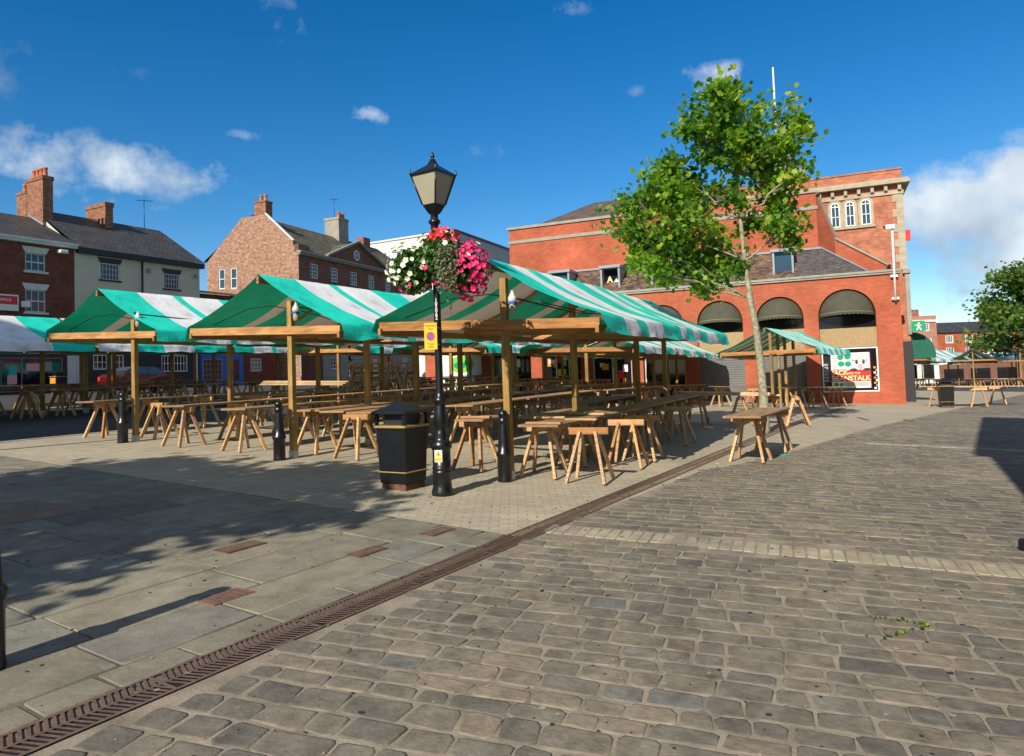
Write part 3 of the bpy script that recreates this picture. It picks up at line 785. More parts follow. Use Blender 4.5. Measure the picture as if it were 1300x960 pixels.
# ------------------------------------------------------------------ bollards, bins, lamp
BOLL = [(.10,0),(.104,.02),(.098,.05),(.098,.35),(.112,.37),(.112,.41),(.086,.44),(.078,.55),(.064,.80),(.06,.83),(.074,.84),(.074,.865),(.046,.885),(.060,.91),(.069,.945),(.060,.98),(.032,1.0),(.004,1.008)]
for x, y, lb, sc in ((-.165, 9.955, 'black bollard at the right front stall post', 1), (-3.99, 12.01, 'black bollard at the middle front stall post', 1),
                 (-7.97, 14.43, 'black bollard at the left front stall post', 1.03), (-2.985, 3.99, 'large black bollard cut by the left edge of the picture', 1.07)):
    b = MB(); b.lathe(BOLL, 24)
    o = b.build('bollard', M['black'], None, (x, y, zg(x, y)-.01)); o.scale = (1, 1, sc)
    tag(o, lb, 'bollard', 'black cast iron bollards')
def make_bin(x, y, rz, label, small=False, sign=False):
    t = thing('litter_bin', (x, y, zg(x, y)), rz, label, 'litter bin')
    def sq(prof, mat, name, par=t):
        m = MB(); m.lathe([(r*sqrt(2), z) for r, z in prof], 4, 0, 0, 0, pi/4); return m.build(name, M[mat], par, bevel=.008)
    sq([(.205, -.02), (.20, .075)], 'rust', 'plinth')
    sq([(.215, .076), (.222, .2), (.24, .78), (.245, .80)], 'black_plastic', 'body')
    for z in (.215, .80):
        sq([(.232 if z < .5 else .262, z), (.236 if z < .5 else .266, z+(.018 if z < .5 else .035))], 'gold', 'gold_band')
    for sx in (-1, 1):
        for sy in (-1, 1): m = MB(); m.box(sx*.235-.022, sx*.235+.022, sy*.235-.022, sy*.235+.022, .835, .985); m.build('corner_post', M['black_plastic'], t)
    m = MB(); m.box(-.16, .16, -.16, .16, .80, .99); m.build('liner', M['dark_trim'], t)
    sq([(.29, .985), (.295, 1.0), (.285, 1.02), (.10, 1.11), (.04, 1.13)], 'black_plastic', 'lid')
    if sign:
        m = MB(); m.box(-.2, .2, -.256, -.25, .5, .76); m.build('sign', M['orange'], t)
    return t
make_bin(-1.51, 9.5, radians(-31), 'black square litter bin with gold bands beside the lamp post')
make_bin(16.55, 27.2, radians(-20), 'small dark litter bin before the far right table')
make_bin(-21.6, 33.6, radians(-25), 'distant litter bin with an orange sign before white doors', sign=True)

# street lamp
LX, LY = -.94, 9.0
lamp = thing('street_lamp', (LX, LY, zg(LX, LY)-.01), 0, 'black cast iron lamp post with a four sided lantern and flower baskets', 'street lamp')
m = MB(); m.lathe([(.140,0),(.140,.05),(.122,.10),(.116,.14),(.114,.28),(.124,.29),(.124,.305),(.116,.31),(.116,.335),(.124,.34),(.124,.355),(.114,.36),(.112,.56),(.118,.58),(.134,.60),(.134,.66),(.10,.69),(.082,.72),(.092,.76),(.076,.80),(.07,.84),(.082,.88),(.09,.95),(.082,1.05),(.07,1.12),(.066,1.16),(.086,1.18),(.086,1.215),(.056,1.24),(.05,1.3),(.048,1.6),(.044,3.30),(.046,3.34),(.056,3.36),(.05,3.38),(.05,3.44),(.074,3.46),(.078,3.48),(.07,3.50),(.05,3.52),(.046,3.58)], 28)
m.build('post', M['black'], lamp)
A0 = radians(-78)
def q4(prof, mat, name, par, b=.004):
    m = MB(); m.lathe(prof, 4, 0, 0, 0, A0); return m.build(name, M[mat], par, bevel=b)
q4([(.055, 3.575), (.08, 3.59), (.140, 3.68), (.150, 3.70)], 'black', 'lantern_base', lamp)
gl = q4([(.138, 3.70), (.272, 4.07)], 'lamp_glass', 'lantern_glass', lamp, 0)
for k in range(4):
    a = A0+k*pi/2; m = MB(); m.tube([(.148*cos(a), .148*sin(a), 3.70), (.285*cos(a), .285*sin(a), 4.075)], .011, 6); m.build('corner_bar', M['black'], lamp)
    m = MB(); m.lathe([(.018, 4.09), (.02, 4.105), (.008, 4.12), (.014, 4.14), (.002, 4.165)], 8, 0, .292*cos(a), .292*sin(a)); m.build('corner_spike', M['black'], lamp)
rf = q4([(.300, 4.07), (.303, 4.095), (.285, 4.105), (.085, 4.215), (.07, 4.23), (.03, 4.30)], 'black', 'lantern_roof', lamp)
m = MB(); m.lathe([(.03, 4.29), (.012, 4.305), (.026, 4.325), (.028, 4.34), (.014, 4.37), (.002, 4.395)], 12); m.build('finial', M['black'], rf)
def textobj(s, size, mat, parent, loc, rot, name='lettering', align='CENTER', extr=.001, bold=0, sx=1):
    cu = bpy.data.curves.new(name, 'FONT'); cu.body = s; cu.size = size; cu.extrude = extr; cu.align_x = align; cu.align_y = 'CENTER'; cu.offset = bold
    o = bpy.data.objects.new(name, cu); C.objects.link(o)
    bpy.context.view_layer.update()
    me = bpy.data.meshes.new_from_object(o.evaluated_get(bpy.context.evaluated_depsgraph_get()))
    bpy.data.objects.remove(o); me.materials.clear(); me.materials.append(M[mat])
    o = bpy.data.objects.new(name, me); C.objects.link(o); o.parent = parent; o.location = loc; o.rotation_euler = rot; o.scale = (sx, 1, 1)
    return o
ca = atan2(LY, LX)+pi  # direction to the camera
def cam_at(r, a, z): return (r*cos(a), r*sin(a), z)
aa = radians(-90-8)
for i, ch in enumerate('105062'):
    textobj(ch, .062, 'white', lamp, cam_at(.0485, aa, 2.47-.046*i), (pi/2, 0, aa+pi/2), bold=.001)
m = MB(); 
def disc(mb, r0, r1, y, cx, cz, mi, n=28, a0=0, a1=2*pi, sy=1):
    """flat ring in the xz plane facing -y"""
    for k in range(n):
        a, b = a0+(a1-a0)*k/n, a0+(a1-a0)*(k+1)/n
        P = [(cx+r0*cos(a), y, cz+r0*sin(a)*sy), (cx+r1*cos(a), y, cz+r1*sin(a)*sy), (cx+r1*cos(b), y, cz+r1*sin(b)*sy), (cx+r0*cos(b), y, cz+r0*sin(b)*sy)]
        if r0 == 0: P = P[1:] if False else [P[0], P[1], P[2]]
        mb.face(P, mi)
sg = thing('parking_sign', (LX-.085, LY-.055, zg(LX, LY)), radians(-12), 'yellow no waiting sign plate fixed to the lamp post', 'sign')
m.box(-.085, .085, -.006, 0, 1.83, 2.17); m.build('plate', M['yellow'], sg, bevel=.002)
m = MB(); disc(m, 0, .042, -.0075, 0, 2.0, 1); disc(m, .040, .055, -.0085, 0, 2.0, 0)
m.face([(-.038, -.009, 2.028), (-.028, -.009, 2.038), (.038, -.009, 1.972), (.028, -.009, 1.962)][::-1], 0)
m.build('symbol', [M['red'], M['blue']], sg)
for s_, z_ in (('Restricted', 2.135), ('zone', 2.095), ('At any', 1.905), ('time', 1.87)): textobj(s_, .034, 'ink', sg, (0, -.008, z_), (pi/2, 0, 0))
m = MB(); m.box(.03, .12, 0, .02, 1.88, 1.9); m.box(.03, .12, 0, .02, 2.09, 2.11); m.build('bracket', M['black'], sg)
ws = thing('warning_label', (LX, LY, zg(LX, LY)), radians(-14), 'small yellow and white electrical warning sticker low on the lamp post', 'sign')
m = MB()
m.box(-.05, .05, -.119, -.114, .42, .57); m.build('plate', M['white'], ws)
m = MB(); m.face([(-.043, -.1205, .492), (.043, -.1205, .492), (0, -.1205, .562)]); m.box(-.045, .045, -.121, -.1195, .43, .475); m.build('yellow_panel', M['yellow'], ws)
m = MB(); m.face([(-.008, -.1215, .505), (.008, -.1215, .505), (.004, -.1215, .54), (-.002, -.1215, .54)]); m.build('mark', M['ink'], ws)
# slim lamp column among the rear tables
x, y = st(9.3, 10.2); m = MB(); m.lathe([(.09, 0), (.09, .9), (.05, .95), (.045, 2.6)], 14); o = m.build('iron_post', M['black'], None, (-6.1, 26.5, zg(-6.1, 26.5)))
tag(o, 'slim black iron post standing among the rear stalls', 'post')

# hanging baskets
mb = MB(); rq = random.Random(77)
for _ in range(900):
    y = rq.uniform(2.3, 14)**1.0; x = rq.uniform(-.78, .78)*y
    r = rq.choice((.008, .01, .012, .018)); n = 6; a0 = rq.uniform(0, 6); z = zg(x, y)+.005
    mb.face([(x+r*cos(a0+2*pi*k/n)*rq.uniform(.6, 1.3), y+r*sin(a0+2*pi*k/n)*rq.uniform(.6, 1.3), z) for k in range(n)], rq.choice((0, 0, 1, 1, 2)))
tag(mb.build('grit', [M['ink'], M['strip_stone'], M['joint']]), 'specks of grit and gum scattered over the paving', 'grit', kind='stuff')
def leafcluster(mb, cx, cy, cz, rx, ry, rz_, n, size, rnd, shell=.55, zmin=None, holes=None):
    for _ in range(n):
        while True:
            v = Vector((rnd.gauss(0, 1), rnd.gauss(0, 1), rnd.gauss(0, 1))).normalized()
            if zmin is None or v.z > zmin: break
        k = rnd.uniform(shell, 1)**.6*rnd.uniform(.86, 1.08)
        p = Vector((cx+v.x*rx*k, cy+v.y*ry*k, cz+v.z*rz_*k))
        yield p, v
def addleaf(mb, p, size, rnd, tint=None, m=0, star=True, up=.4):
    n = Vector((rnd.gauss(0, 1), rnd.gauss(0, 1), rnd.gauss(0, 1)+up)).normalized()
    t = n.orthogonal().normalized(); t = (Matrix.Rotation(rnd.uniform(0, 6.28), 3, n) @ t); b = n.cross(t)
    s = size*rnd.uniform(.65, 1.2); tn = rnd.random() if tint is None else tint
    if star:
        pts = [(0,-.5),(.22,-.42),(.48,-.2),(.3,.0),(.5,.28),(.2,.25),(0,.55),(-.2,.25),(-.5,.28),(-.3,0),(-.48,-.2),(-.22,-.42)]
        d = n*(.12*s)
        mb.face([p+t*(a*s)+b*(c*s)+d*(abs(a)*1.5) for a, c in pts], m, tn)
    else:
        mb.face([p-b*(s*.5), p+t*(s*.3), p+b*(s*.5), p-t*(s*.3)], m, tn)
def flower(mb, p, v, r, rnd, m=0):
    n = (v+Vector((rnd.uniform(-.5, .5), rnd.uniform(-.5, .5)-.2, rnd.uniform(-.3, .5)))).normalized()
    t = n.orthogonal().normalized(); b = n.cross(t); r *= rnd.uniform(.7, 1.15)
    K = 10; ring = [p+n*(.3*r)+(t*cos(2*pi*k/K)+b*sin(2*pi*k/K))*(r*(1 if k % 2 else .78)) for k in range(K)]
    for k in range(K): mb.face([p, ring[k], ring[(k+1) % K]], m)
def basket(label, x, y, z, r, ftypes, rnd, top=0, trail=0):
    t = thing('hanging_basket', (x, y, z), 0, label, 'hanging basket', 'flower baskets on the lamp post')
    kb = r/.36
    m = MB(); m.lathe([(.03*kb, -.24*kb), (.12*kb, -.22*kb), (.17*kb, -.12*kb), (.19*kb, 0), (.17*kb, .02)], 16); m.build('bowl', M['rubber'], t)
    m = MB()
    for p, v in leafcluster(m, 0, 0, -.02, r, r*.9, r*1.05, 3600, .05, rnd, zmin=-.99, shell=.3): addleaf(m, p, .068, rnd, star=False)
    m.build('foliage', M['basket_leaf'], t, tints=True)
    for mat, n, (dx, dz), (rx, rz2), nm in ftypes:
        m = MB()
        for p, v in leafcluster(m, dx, 0, dz, rx, rx*.95, rz2, n, .05, rnd, shell=.95): flower(m, p*1.0+v*.03, v, .037, rnd)
        m.build('flowers', M[mat], t)
    if trail:
        m = MB()
        for k in range(trail):
            a = rnd.uniform(0, 6.28); bx, by = .10*cos(a)+.09, .05*sin(a)-.27; L = rnd.uniform(.35, .62) if k else .85
            for j in range(int(L*70)):
                q = j/(L*70)
                addleaf(m, Vector((bx+rnd.gauss(0, .03*(1-q)+.012), by+rnd.gauss(0, .03), .02-q*L)), .045, rnd, star=False)
        m.build('trailing_ivy', M['ivy'], t, tints=True)
    m = MB(); m.bar((0, 0, .0), (LX-x, LY-y, .35), .014, .014); m.build('bracket', M['black'], t)
    return t
rf_ = random.Random(5)
zb = zg(LX, LY)
basket('left hanging basket with white petunias on the lamp post', -1.20, 8.93, 2.86+zb, .28, [('petal_white', 115, (-.04, .03), (.29, .30), 'w'), ('petal_pink', 14, (0, -.05), (.29, .34), 'p')], rf_)
basket('right hanging basket packed with magenta petunias on the lamp post', -.60, 8.9, 2.84+zb, .27, [('petal_pink', 320, (.05, -.03), (.28, .33), 'p'), ('petal_white', 10, (-.02, .1), (.28, .28), 'w')], rf_, trail=0)
t = basket('upper basket with red geraniums and trailing ivy before the lamp post', -.86, 8.86, 3.06+zb, .26, [('petal_red', 70, (.03, .18), (.17, .09), 'r'), ('petal_white', 14, (0, .05), (.27, .2), 'w'), ('petal_pink', 40, (.16, .0), (.22, .2), 'p')], rf_, trail=24)
# ------------------------------------------------------------------ building helpers
def facade(mb, x0, x1, z0, z1, holes, y=0, depth=.14, m=0, mr=None):
    mr = m if mr is None else mr
    X = sorted(set([x0, x1]+[h[0] for h in holes]+[h[1] for h in holes])); Zs = sorted(set([z0, z1]+[h[2] for h in holes]+[h[3] for h in holes]))
    X = [v for v in X if x0 <= v <= x1]; Zs = [v for v in Zs if z0 <= v <= z1]
    for a, b in zip(X, X[1:]):
        for c, d in zip(Zs, Zs[1:]):
            mx, mz = (a+b)/2, (c+d)/2
            if any(h[0] < mx < h[1] and h[2] < mz < h[3] for h in holes): continue
            mb.face([(a, y, c), (b, y, c), (b, y, d), (a, y, d)], m)
    for a, b, c, d in holes:
        D = y+depth
        mb.face([(a, y, c), (a, D, c), (b, D, c), (b, y, c)][::-1], mr); mb.face([(a, y, d), (a, D, d), (b, D, d), (b, y, d)], mr)
        mb.face([(a, y, c), (a, y, d), (a, D, d), (a, D, c)][::-1], mr); mb.face([(b, y, c), (b, y, d), (b, D, d), (b, D, c)], mr)
def window(par, x0, x1, z0, z1, y=.1, cols=2, rows=2, fr=.06, bar=.03, fm='white', gm='glass', zb=0, mid=0, loc=(0, 0, 0), rz=0, name='window'):
    m = MB()
    m.box(x0, x0+fr, y-.05, y+.02, z0, z1); m.box(x1-fr, x1, y-.05, y+.02, z0, z1)
    m.box(x0+fr, x1-fr, y-.05, y+.02, z0, z0+fr); m.box(x0+fr, x1-fr, y-.05, y+.02, z1-fr, z1)
    for i in range(1, cols): c = x0+(x1-x0)*i/cols; m.box(c-bar/2, c+bar/2, y-.035, y+.015, z0+fr, z1-fr)
    for i in range(1, rows):
        c = z0+(z1-z0)*i/rows; b = bar*(2 if mid and i*2 == rows else 1); m.box(x0+fr, x1-fr, y-.032-(.01 if b > bar else 0), y+.013, c-b/2, c+b/2)
    f = m.build(name, M[fm], par, (loc[0], loc[1], loc[2]-zb), rz)
    p = MB(); p.face([(x0+fr*.5, y, z0+fr*.5), (x1-fr*.5, y, z0+fr*.5), (x1-fr*.5, y, z1-fr*.5), (x0+fr*.5, y, z1-fr*.5)]); p.build('pane', M[gm], f)
    return f
def part(name, mats, par, fn, zb=0, **kw):
    m = MB(); fn(m); return m.build(name, [M[k] for k in mats] if isinstance(mats, (list, tuple)) else M[mats], par, (0, 0, -zb), **kw)
def rzof(dx, dy): return atan2(dy, dx)
def shell(m, x0, x1, y0, y1, z0, z1, front=False, mi=0):
    """side and back walls"""
    if front: m.face([(x0, y0, z0), (x1, y0, z0), (x1, y0, z1), (x0, y0, z1)], mi)
    m.face([(x1, y0, z0), (x1, y1, z0), (x1, y1, z1), (x1, y0, z1)], mi)
    m.face([(x1, y1, z0), (x0, y1, z0), (x0, y1, z1), (x1, y1, z1)], mi)
    m.face([(x0, y1, z0), (x0, y0, z0), (x0, y0, z1), (x0, y1, z1)], mi)

# ------------------------------------------------------------------ arcade building
AX, AY = 16.4156, 29.7154; ARZ = rzof(.9157, -.4019); ZB = -.35
arc = thing('arcade_building', (AX, AY, ZB), ARZ, 'long orange brick arcade building with round arches and a tiled lean-to roof', 'building')
bays = [(.95,3.2),(3.8,5.8),(6.38,8.42),(9.05,11.05),(11.63,13.66),(14.22,16.3),(16.9,19.2),(19.75,22.4)]
ZS, ZT = 3.78, 5.42
def w(m):
    xs_ = [0]
    for a, b in bays:
        r = (b-a)/2; c = -(a+b)/2
        # pier on the right of this bay
        m.face([(-a, 0, ZB-.6), (-xs_[-1], 0, ZB-.6), (-xs_[-1], 0, ZT), (-a, 0, ZT)], 0)
        n = 22
        for k in range(n):
            t0, t1 = pi*k/n, pi*(k+1)/n
            p0 = (c+r*cos(t0), ZS+r*sin(t0)); p1 = (c+r*cos(t1), ZS+r*sin(t1))
            m.face([(p1[0], 0, p1[1]), (p0[0], 0, p0[1]), (p0[0], 0, ZT), (p1[0], 0, ZT)], 0)
            m.face([(p0[0], 0, p0[1]), (p1[0], 0, p1[1]), (p1[0], .42, p1[1]), (p0[0], .42, p0[1])], 0)
        m.face([(-a, 0, ZB-.6), (-a, .42, ZB-.6), (-a, .42, ZS), (-a, 0, ZS)][::-1], 0)
        m.face([(-b, 0, ZB-.6), (-b, .42, ZB-.6), (-b, .42, ZS), (-b, 0, ZS)], 0)
        xs_.append(b)
    m.face([(-23.2, 0, ZB-.6), (-22.4, 0, ZB-.6), (-22.4, 0, ZT), (-23.2, 0, ZT)], 0)
    m.face([(0, 0, ZB-.6), (0, 8, ZB-.6), (0, 8, ZT), (0, 0, ZT)], 0)
    m.face([(-23.2, 8, ZB-.6), (-23.2, 0, ZB-.6), (-23.2, 0, ZT), (-23.2, 8, ZT)], 0)
part('wall', 'brick_orange', arc, w, ZB)
def w(m):
    m.box(-23.3, .08, -.09, .3, 5.42, 5.5); m.box(-23.34, .12, -.13, .3, 5.503, 5.6)
part('cornice', 'stone_grey', arc, w, ZB)
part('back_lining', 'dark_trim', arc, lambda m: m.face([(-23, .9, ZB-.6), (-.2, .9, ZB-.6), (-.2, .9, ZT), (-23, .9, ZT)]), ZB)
# first bay: brick sill wall, panel, glazing
part('sill_wall', 'brick_orange', arc, lambda m: m.box(-3.2, -.95, .06, .3, ZB-.6, .44), ZB)
for i, (a, b) in enumerate(bays[:4]):
    part('panel', 'tan_panel', arc, lambda m: m.box(-b, -a, .2, .3, 2.38, 3.22 if i == 0 else 3.3), ZB)
for i, (a, b) in enumerate(bays[:5]):
    r = (b-a)/2; c = -(a+b)/2
    # dutch canopy awning
    def w(m):
        NA, NQ = 20, 6; P = []
        for q in range(NQ+1):
            al = radians(84)*q/NQ; row = []
            for k in range(NA+1):
                t = pi*k/NA; rr_ = r*.985
                row.append((c+rr_*cos(t), .30-rr_*.62*sin(t)*sin(al), ZS+.02+rr_*sin(t)*cos(al)))
            P.append(row)
        m.grid(P, mats=lambda i, j: 0)
        L = P[-1]; row2 = []
        SC = 40; top = []; bot = []
        for k in range(SC*2+1):
            t = pi*k/(SC*2); rr_ = r*.985
            x, y = c+rr_*cos(t), .30-rr_*.62*sin(t)*sin(radians(84)); z = ZS+.02+rr_*sin(t)*cos(radians(84))
            top.append((x, y, z)); bot.append((x, y, z-.10-.035*abs(sin(k*pi/4))))
        m.grid([top, bot], mats=lambda i, j: 0)
        m.grid([[(x, y-.012, z+.015) for x, y, z in top], [(x, y-.012, z-.015) for x, y, z in top]], mats=lambda i, j: 1)
    part('awning', ['awning_olive', 'awning_trim'], arc, w, ZB)
    part('fanlight', 'glass_shop', arc, lambda m: m.box(-b, -a, .34, .36, 3.2, 5.0), ZB)
# shutters in bays two to four, shop windows further left
def shutter(m, a, b):
    for k in range(24):
        z = -.2+k*.108; m.face([(-b, .30, z), (-a, .30, z), (-a, .27, z+.09), (-b, .27, z+.09)]); m.face([(-b, .27, z+.09), (-a, .27, z+.09), (-a, .30, z+.108), (-b, .30, z+.108)])
for i in (1, 2):
    a, b = bays[i]; part('shutter', 'shutter', arc, lambda m: shutter(m, a, b), ZB)
rp = random.Random(3)
for i in (3, 4, 5, 6):
    a, b = bays[i]
    f = window(arc, -b, -a, .3, 3.2, y=.3, cols=2 if i != 5 else 3, rows=1, fr=.08, bar=.07, fm='offwhite', gm='glass_shop', zb=ZB, name='shop_window')
    part('stall_riser', 'brick_orange', arc, lambda m: m.box(-b, -a, .2, .35, -.9, .3), ZB)
    if i >= 4:
        cols_ = ['white', 'yellow', 'blue', 'lime', 'pink', 'orange', 'white', 'teal', 'white', 'red']
        for k in range(14 if i == 5 else 9):
            x = rp.uniform(-b+.15, -a-.5); z = rp.uniform(.9, 2.5)
            part('notice', rp.choice(cols_), arc, lambda m: m.box(x, x+rp.uniform(.15, .35), .262+.0015*k, .2635+.0015*k, z, z+rp.uniform(.2, .42)), ZB)
a, b = bays[7]
part('blind', 'white', arc, lambda m: m.box(-b, -a, .25, .3, .6, 3.2), ZB)
def w(m):
    disc(m, 0, .75, .244, -(a+b)/2, 2.35, 0, sy=.62); disc(m, 0, .38, .238, -(a+b)/2-.1, 2.3, 1, sy=.5)
part('blind_emblem', ['lime', 'sign_green'], arc, w, ZB)
# tiled lean-to roof
YB, ZL, ZH = 2.0, 5.6, 7.08
def w(m):
    def slope(x0, x1, x0t, x1t, mi): m.face([(x0, .12, ZL), (x1, .12, ZL), (x1t, YB, ZH), (x0t, YB, ZH)], mi)
    slope(-23.0, -4.0, -21.0, -4.0, 0); slope(-4.0, -1.15, -4.0, -2.95, 1)
    m.face([(-1.15, .12, ZL), (-1.15, YB, ZL), (-2.95, YB, ZH)], 1)
    m.face([(-23.0, YB, ZL), (-23.0, .12, ZL), (-21, YB, ZH)], 0)
part('lean_to_roof', ['tile_brown', 'tile_grey'], arc, w, ZB)
part('hip_flashing', 'lead', arc, lambda m: m.bar((-1.15, .10, ZL+.03), (-2.95, YB, ZH+.04), .1, .04), ZB)
part('top_flashing', 'lead', arc, lambda m: m.box(-21, -2.95, YB-.12, YB-.02, ZH-.04, ZH+.05), ZB)
# box dormers
for u0, u1, ltr in ((14.8, 15.85, ''), (12.15, 13.15, 'A'), (9.4, 10.6, 'F'), (6.6, 7.5, ''), (4.1, 5.0, '')):
    d = None
    def w(m):
        m.box(-u1, -u1+.09, .45, 1.9, 5.62, 6.86); m.box(-u0-.09, -u0, .45, 1.9, 5.62, 6.86); m.box(-u1-.06, -u0+.06, .38, 2.0, 6.865, 7.0)
        m.box(-u1+.09, -u0-.09, .5, .6, 5.62, 5.7)
        for k in range(9): 
            x = -u1-.04+(u1-u0+.08)*k/8; m.box(x-.012, x+.012, .365, .38, 6.865, 7.0)
    d = part('dormer', 'lead', arc, w, ZB)
    g = MB(); g.box(-u1+.09, -u0-.09, .9 if ltr else .62, .92 if ltr else .64, 5.7, 6.86); g.build('pane', M['glass_shop' if ltr else 'glass_blue'], d)
    if ltr:
        textobj(ltr, .42, 'cream', d, (-(u0+u1)/2-.12, .86, 6.32), (pi/2, 0, 0), name='letter', extr=.02, bold=.012)
        g = MB(); g.face([(-(u0+u1)/2+.08, .85, 6.18), (-(u0+u1)/2+.36, .85, 6.18), (-(u0+u1)/2+.22, .85, 6.38)]); g.build('triangle', M['white'], d)
# upper storey
def w(m):
    m.face([(-18.76, YB, 5.4), (-3.03, YB, 5.4), (-3.03, YB, 9.72), (-18.76, YB, 9.72)])
    m.face([(-18.76, 12, 3), (-18.76, YB, 3), (-18.76, YB, 9.72), (-18.76, 12, 9.72)])
    m.face([(-3.03, YB, 5.4), (-3.03, 12, 5.4), (-3.03, 12, 9.72), (-3.03, YB, 9.72)])
    m.face([(-3.03, 12, 3), (-18.76, 12, 3), (-18.76, 12, 9.72), (-3.03, 12, 9.72)])
    m.face([(-3.02, YB+.01, 5.4), (-2.32, YB+.93, 5.4), (-2.32, YB+.93, 7.75), (-3.02, YB+.01, 9.7)])
    m.face([(-2.3, YB+.02, 5.4), (-.1, YB+.02, 5.4), (-.1, YB+.02, 5.92), (-2.3, YB+.02, 7.45)])
part('upper_wall', 'brick_orange', arc, w, ZB)
def w(m):
    m.box(-18.86, -2.95, YB-.08, YB+.3, 9.722, 9.86); m.box(-18.80, -2.99, YB-.05, YB, 8.93, 9.10)
    m.bar((-3.03, YB-.02, 9.76), (-2.3, YB+.9, 7.72), .14, .09); m.bar((-2.34, YB+.04, 7.5), (-.1, YB+.04, 5.97), .2, .09)
part('coping', 'stone_grey', arc, w, ZB)
def w(m):
    A_, B_, C_, D_ = (-18.1, 2.5, 9.75), (-3.3, 2.5, 9.75), (-3.3, 11.5, 9.75), (-18.1, 11.5, 9.75); E_, F_ = (-15.2, 6.7, 11.8), (-7.2, 6.7, 11.8)
    m.face([A_, B_, F_, E_]); m.face([B_, C_, F_]); m.face([C_, D_, E_, F_]); m.face([D_, A_, E_])
part('hipped_roof', 'roof_purple', arc, w, ZB)

# poster window
pf = window(arc, -3.16, -.96, .45, 2.36, y=.08, cols=1, rows=1, fr=.055, fm='white', gm='glass_shop', zb=ZB, name='poster_window')
po = thing('poster', (AX, AY, ZB), ARZ, 'large pantomime poster with red lettering band in the arcade window', 'poster')
px0, px1, pz0, pz1 = -2.80, -1.26, .62, 2.14
def w(m):
    m.box(px0, px1, .03, .045, pz0, pz1, 0)
    m.box(px0, px1, .026, .03, pz0+.29, pz0+.78, 1); m.box(px1-.03, px1, .024, .03, pz0, pz1, 1)
part('sheet', ['white', 'red'], po, w, ZB)
def w(m):
    for cx_, cz_, r_ in ((-2.42, 1.96, .13), (-2.14, 1.97, .13), (-2.40, 1.67, .13), (-2.13, 1.66, .13), (-2.62, .78, .09), (-2.42, .77, .08)): disc(m, 0, r_, .022, cx_, cz_, 0, sy=.9)
part('clover', 'sign_green', po, w, ZB)
def w(m):
    for s in (-1, 1):
        disc(m, 0, .06, .020, -1.66+s*.13, 1.74, 1, sy=1.7); disc(m, .03, .05, .019, -1.66+s*.25, 1.80, 1, sy=.7); disc(m, 0, .15, .021, -1.66+s*.26, 1.40, 1, sy=.45)
    disc(m, 0, .10, .0195, -1.66, 1.54, 2, sy=1.2); disc(m, 0, .12, .0205, -1.66, 1.93, 3, sy=.6); disc(m, 0, .17, .0225, -1.66, 1.68, 0)
    for s in (-1, 1): disc(m, 0, .014, .018, -1.66+s*.1, 1.78, 0)
part('cow_picture', ['white', 'ink', 'pink', 'cream'], po, w, ZB)
for s_, x_, z_, sz, sx_ in (('JACK', -2.46, 1.28, .27, 1.0), ('AND THE', -1.93, 1.25, .12, 1.0), ('BEANSTALK', -2.04, 1.035, .285, .98)):
    textobj(s_, sz, 'cream', po, (x_, .022, z_-ZB), (pi/2, 0, 0), bold=.006 if sz > .2 else .002, sx=sx_)
def w(m):
    for k in range(5): m.box(-2.3, -1.35-.05*(k % 2), .024, .03, .70+.03*k*1.2, .712+.03*k*1.2)
    for k in range(4): m.box(-2.76, -2.56, .024, .03, 1.56+.12*k, 1.572+.12*k)
    m.box(-2.75, -2.2, .024, .03, 1.43, 1.45)
part('small_print', 'awning_olive', po, w, ZB)
def w(m):
    for k in range(9):
        x = -1.18+.07*(k % 2)+.02; m.box(x, x+.09, .04, .05, .56+.11*k, .64+.11*k, k % 3)
    for k in range(6): m.box(-3.08, -2.92, .04, .05, .9+.14*k, 1.0+.14*k, 1)
part('leaflet', ['white', 'lead', 'orange'], po, w, ZB)

# cctv mast
cc = thing('security_camera', (AX, AY, ZB), ARZ, 'white security camera on a tall white pole bracketed to the brick pier', 'security camera')
part('pole', 'white', cc, lambda m: m.tube([(-.19, -.2, 4.25), (-.17, -.2, 7.35)], .045, 10), ZB)
def w(m):
    for z in (4.35, 5.3): m.box(-.33, -.05, -.16, .0, z-.05, z+.05)
    m.box(-.75, -.15, -.24, -.16, 6.05, 6.12) if False else None
part('bracket', 'white', cc, w, ZB)
def w(m): m.box(-.42, -.08, -.34, -.16, 7.28, 7.46); m.box(-.5, -.4, -.3, -.2, 7.3, 7.42, 1)
part('housing', ['white', 'black'], cc, w, ZB)

# ------------------------------------------------------------------ old market hall tower block
mh = thing('market_hall', (AX, AY, ZB), ARZ, 'old red brick market hall with stone cornice, three arched windows and quoins', 'building')
TY = 3.0
wins = [(2.42, 2.04), (1.79, 1.41), (1.13, .73)]
def w(m):
    holes = [(-a, -b, 8.18, 9.12) for a, b in wins]
    facade(m, -6.5, .6, ZB-.6, 10.55, holes, y=TY, depth=.2)
    shell(m, -6.5, .6, TY, 16, ZB-.6, 10.55)
    m.face([(-6.5, TY, 10.5), (.6, TY, 10.5), (.6, 16, 10.5), (-6.5, 16, 10.5)])
part('wall', 'brick_market', mh, w, ZB)
def w(m):
    m.box(-6.9, .92, TY-.33, 16.3, 9.86, 10.02); m.box(-6.8, .85, TY-.25, 16.2, 10.022, 10.10); m.box(-6.6, .66, TY-.07, 16.06, 9.40, 9.57)
part('cornice', 'stone', mh, w, ZB)
for k in range(11):
    part('bracket', 'stone', mh, lambda m: m.box(.42-k*.56, .56-k*.56, TY-.2, TY, 9.575, 9.855), ZB)
part('coping', 'brick_market', mh, lambda m: m.box(-6.55, .64, TY-.04, 16.04, 10.551, 10.62), ZB)
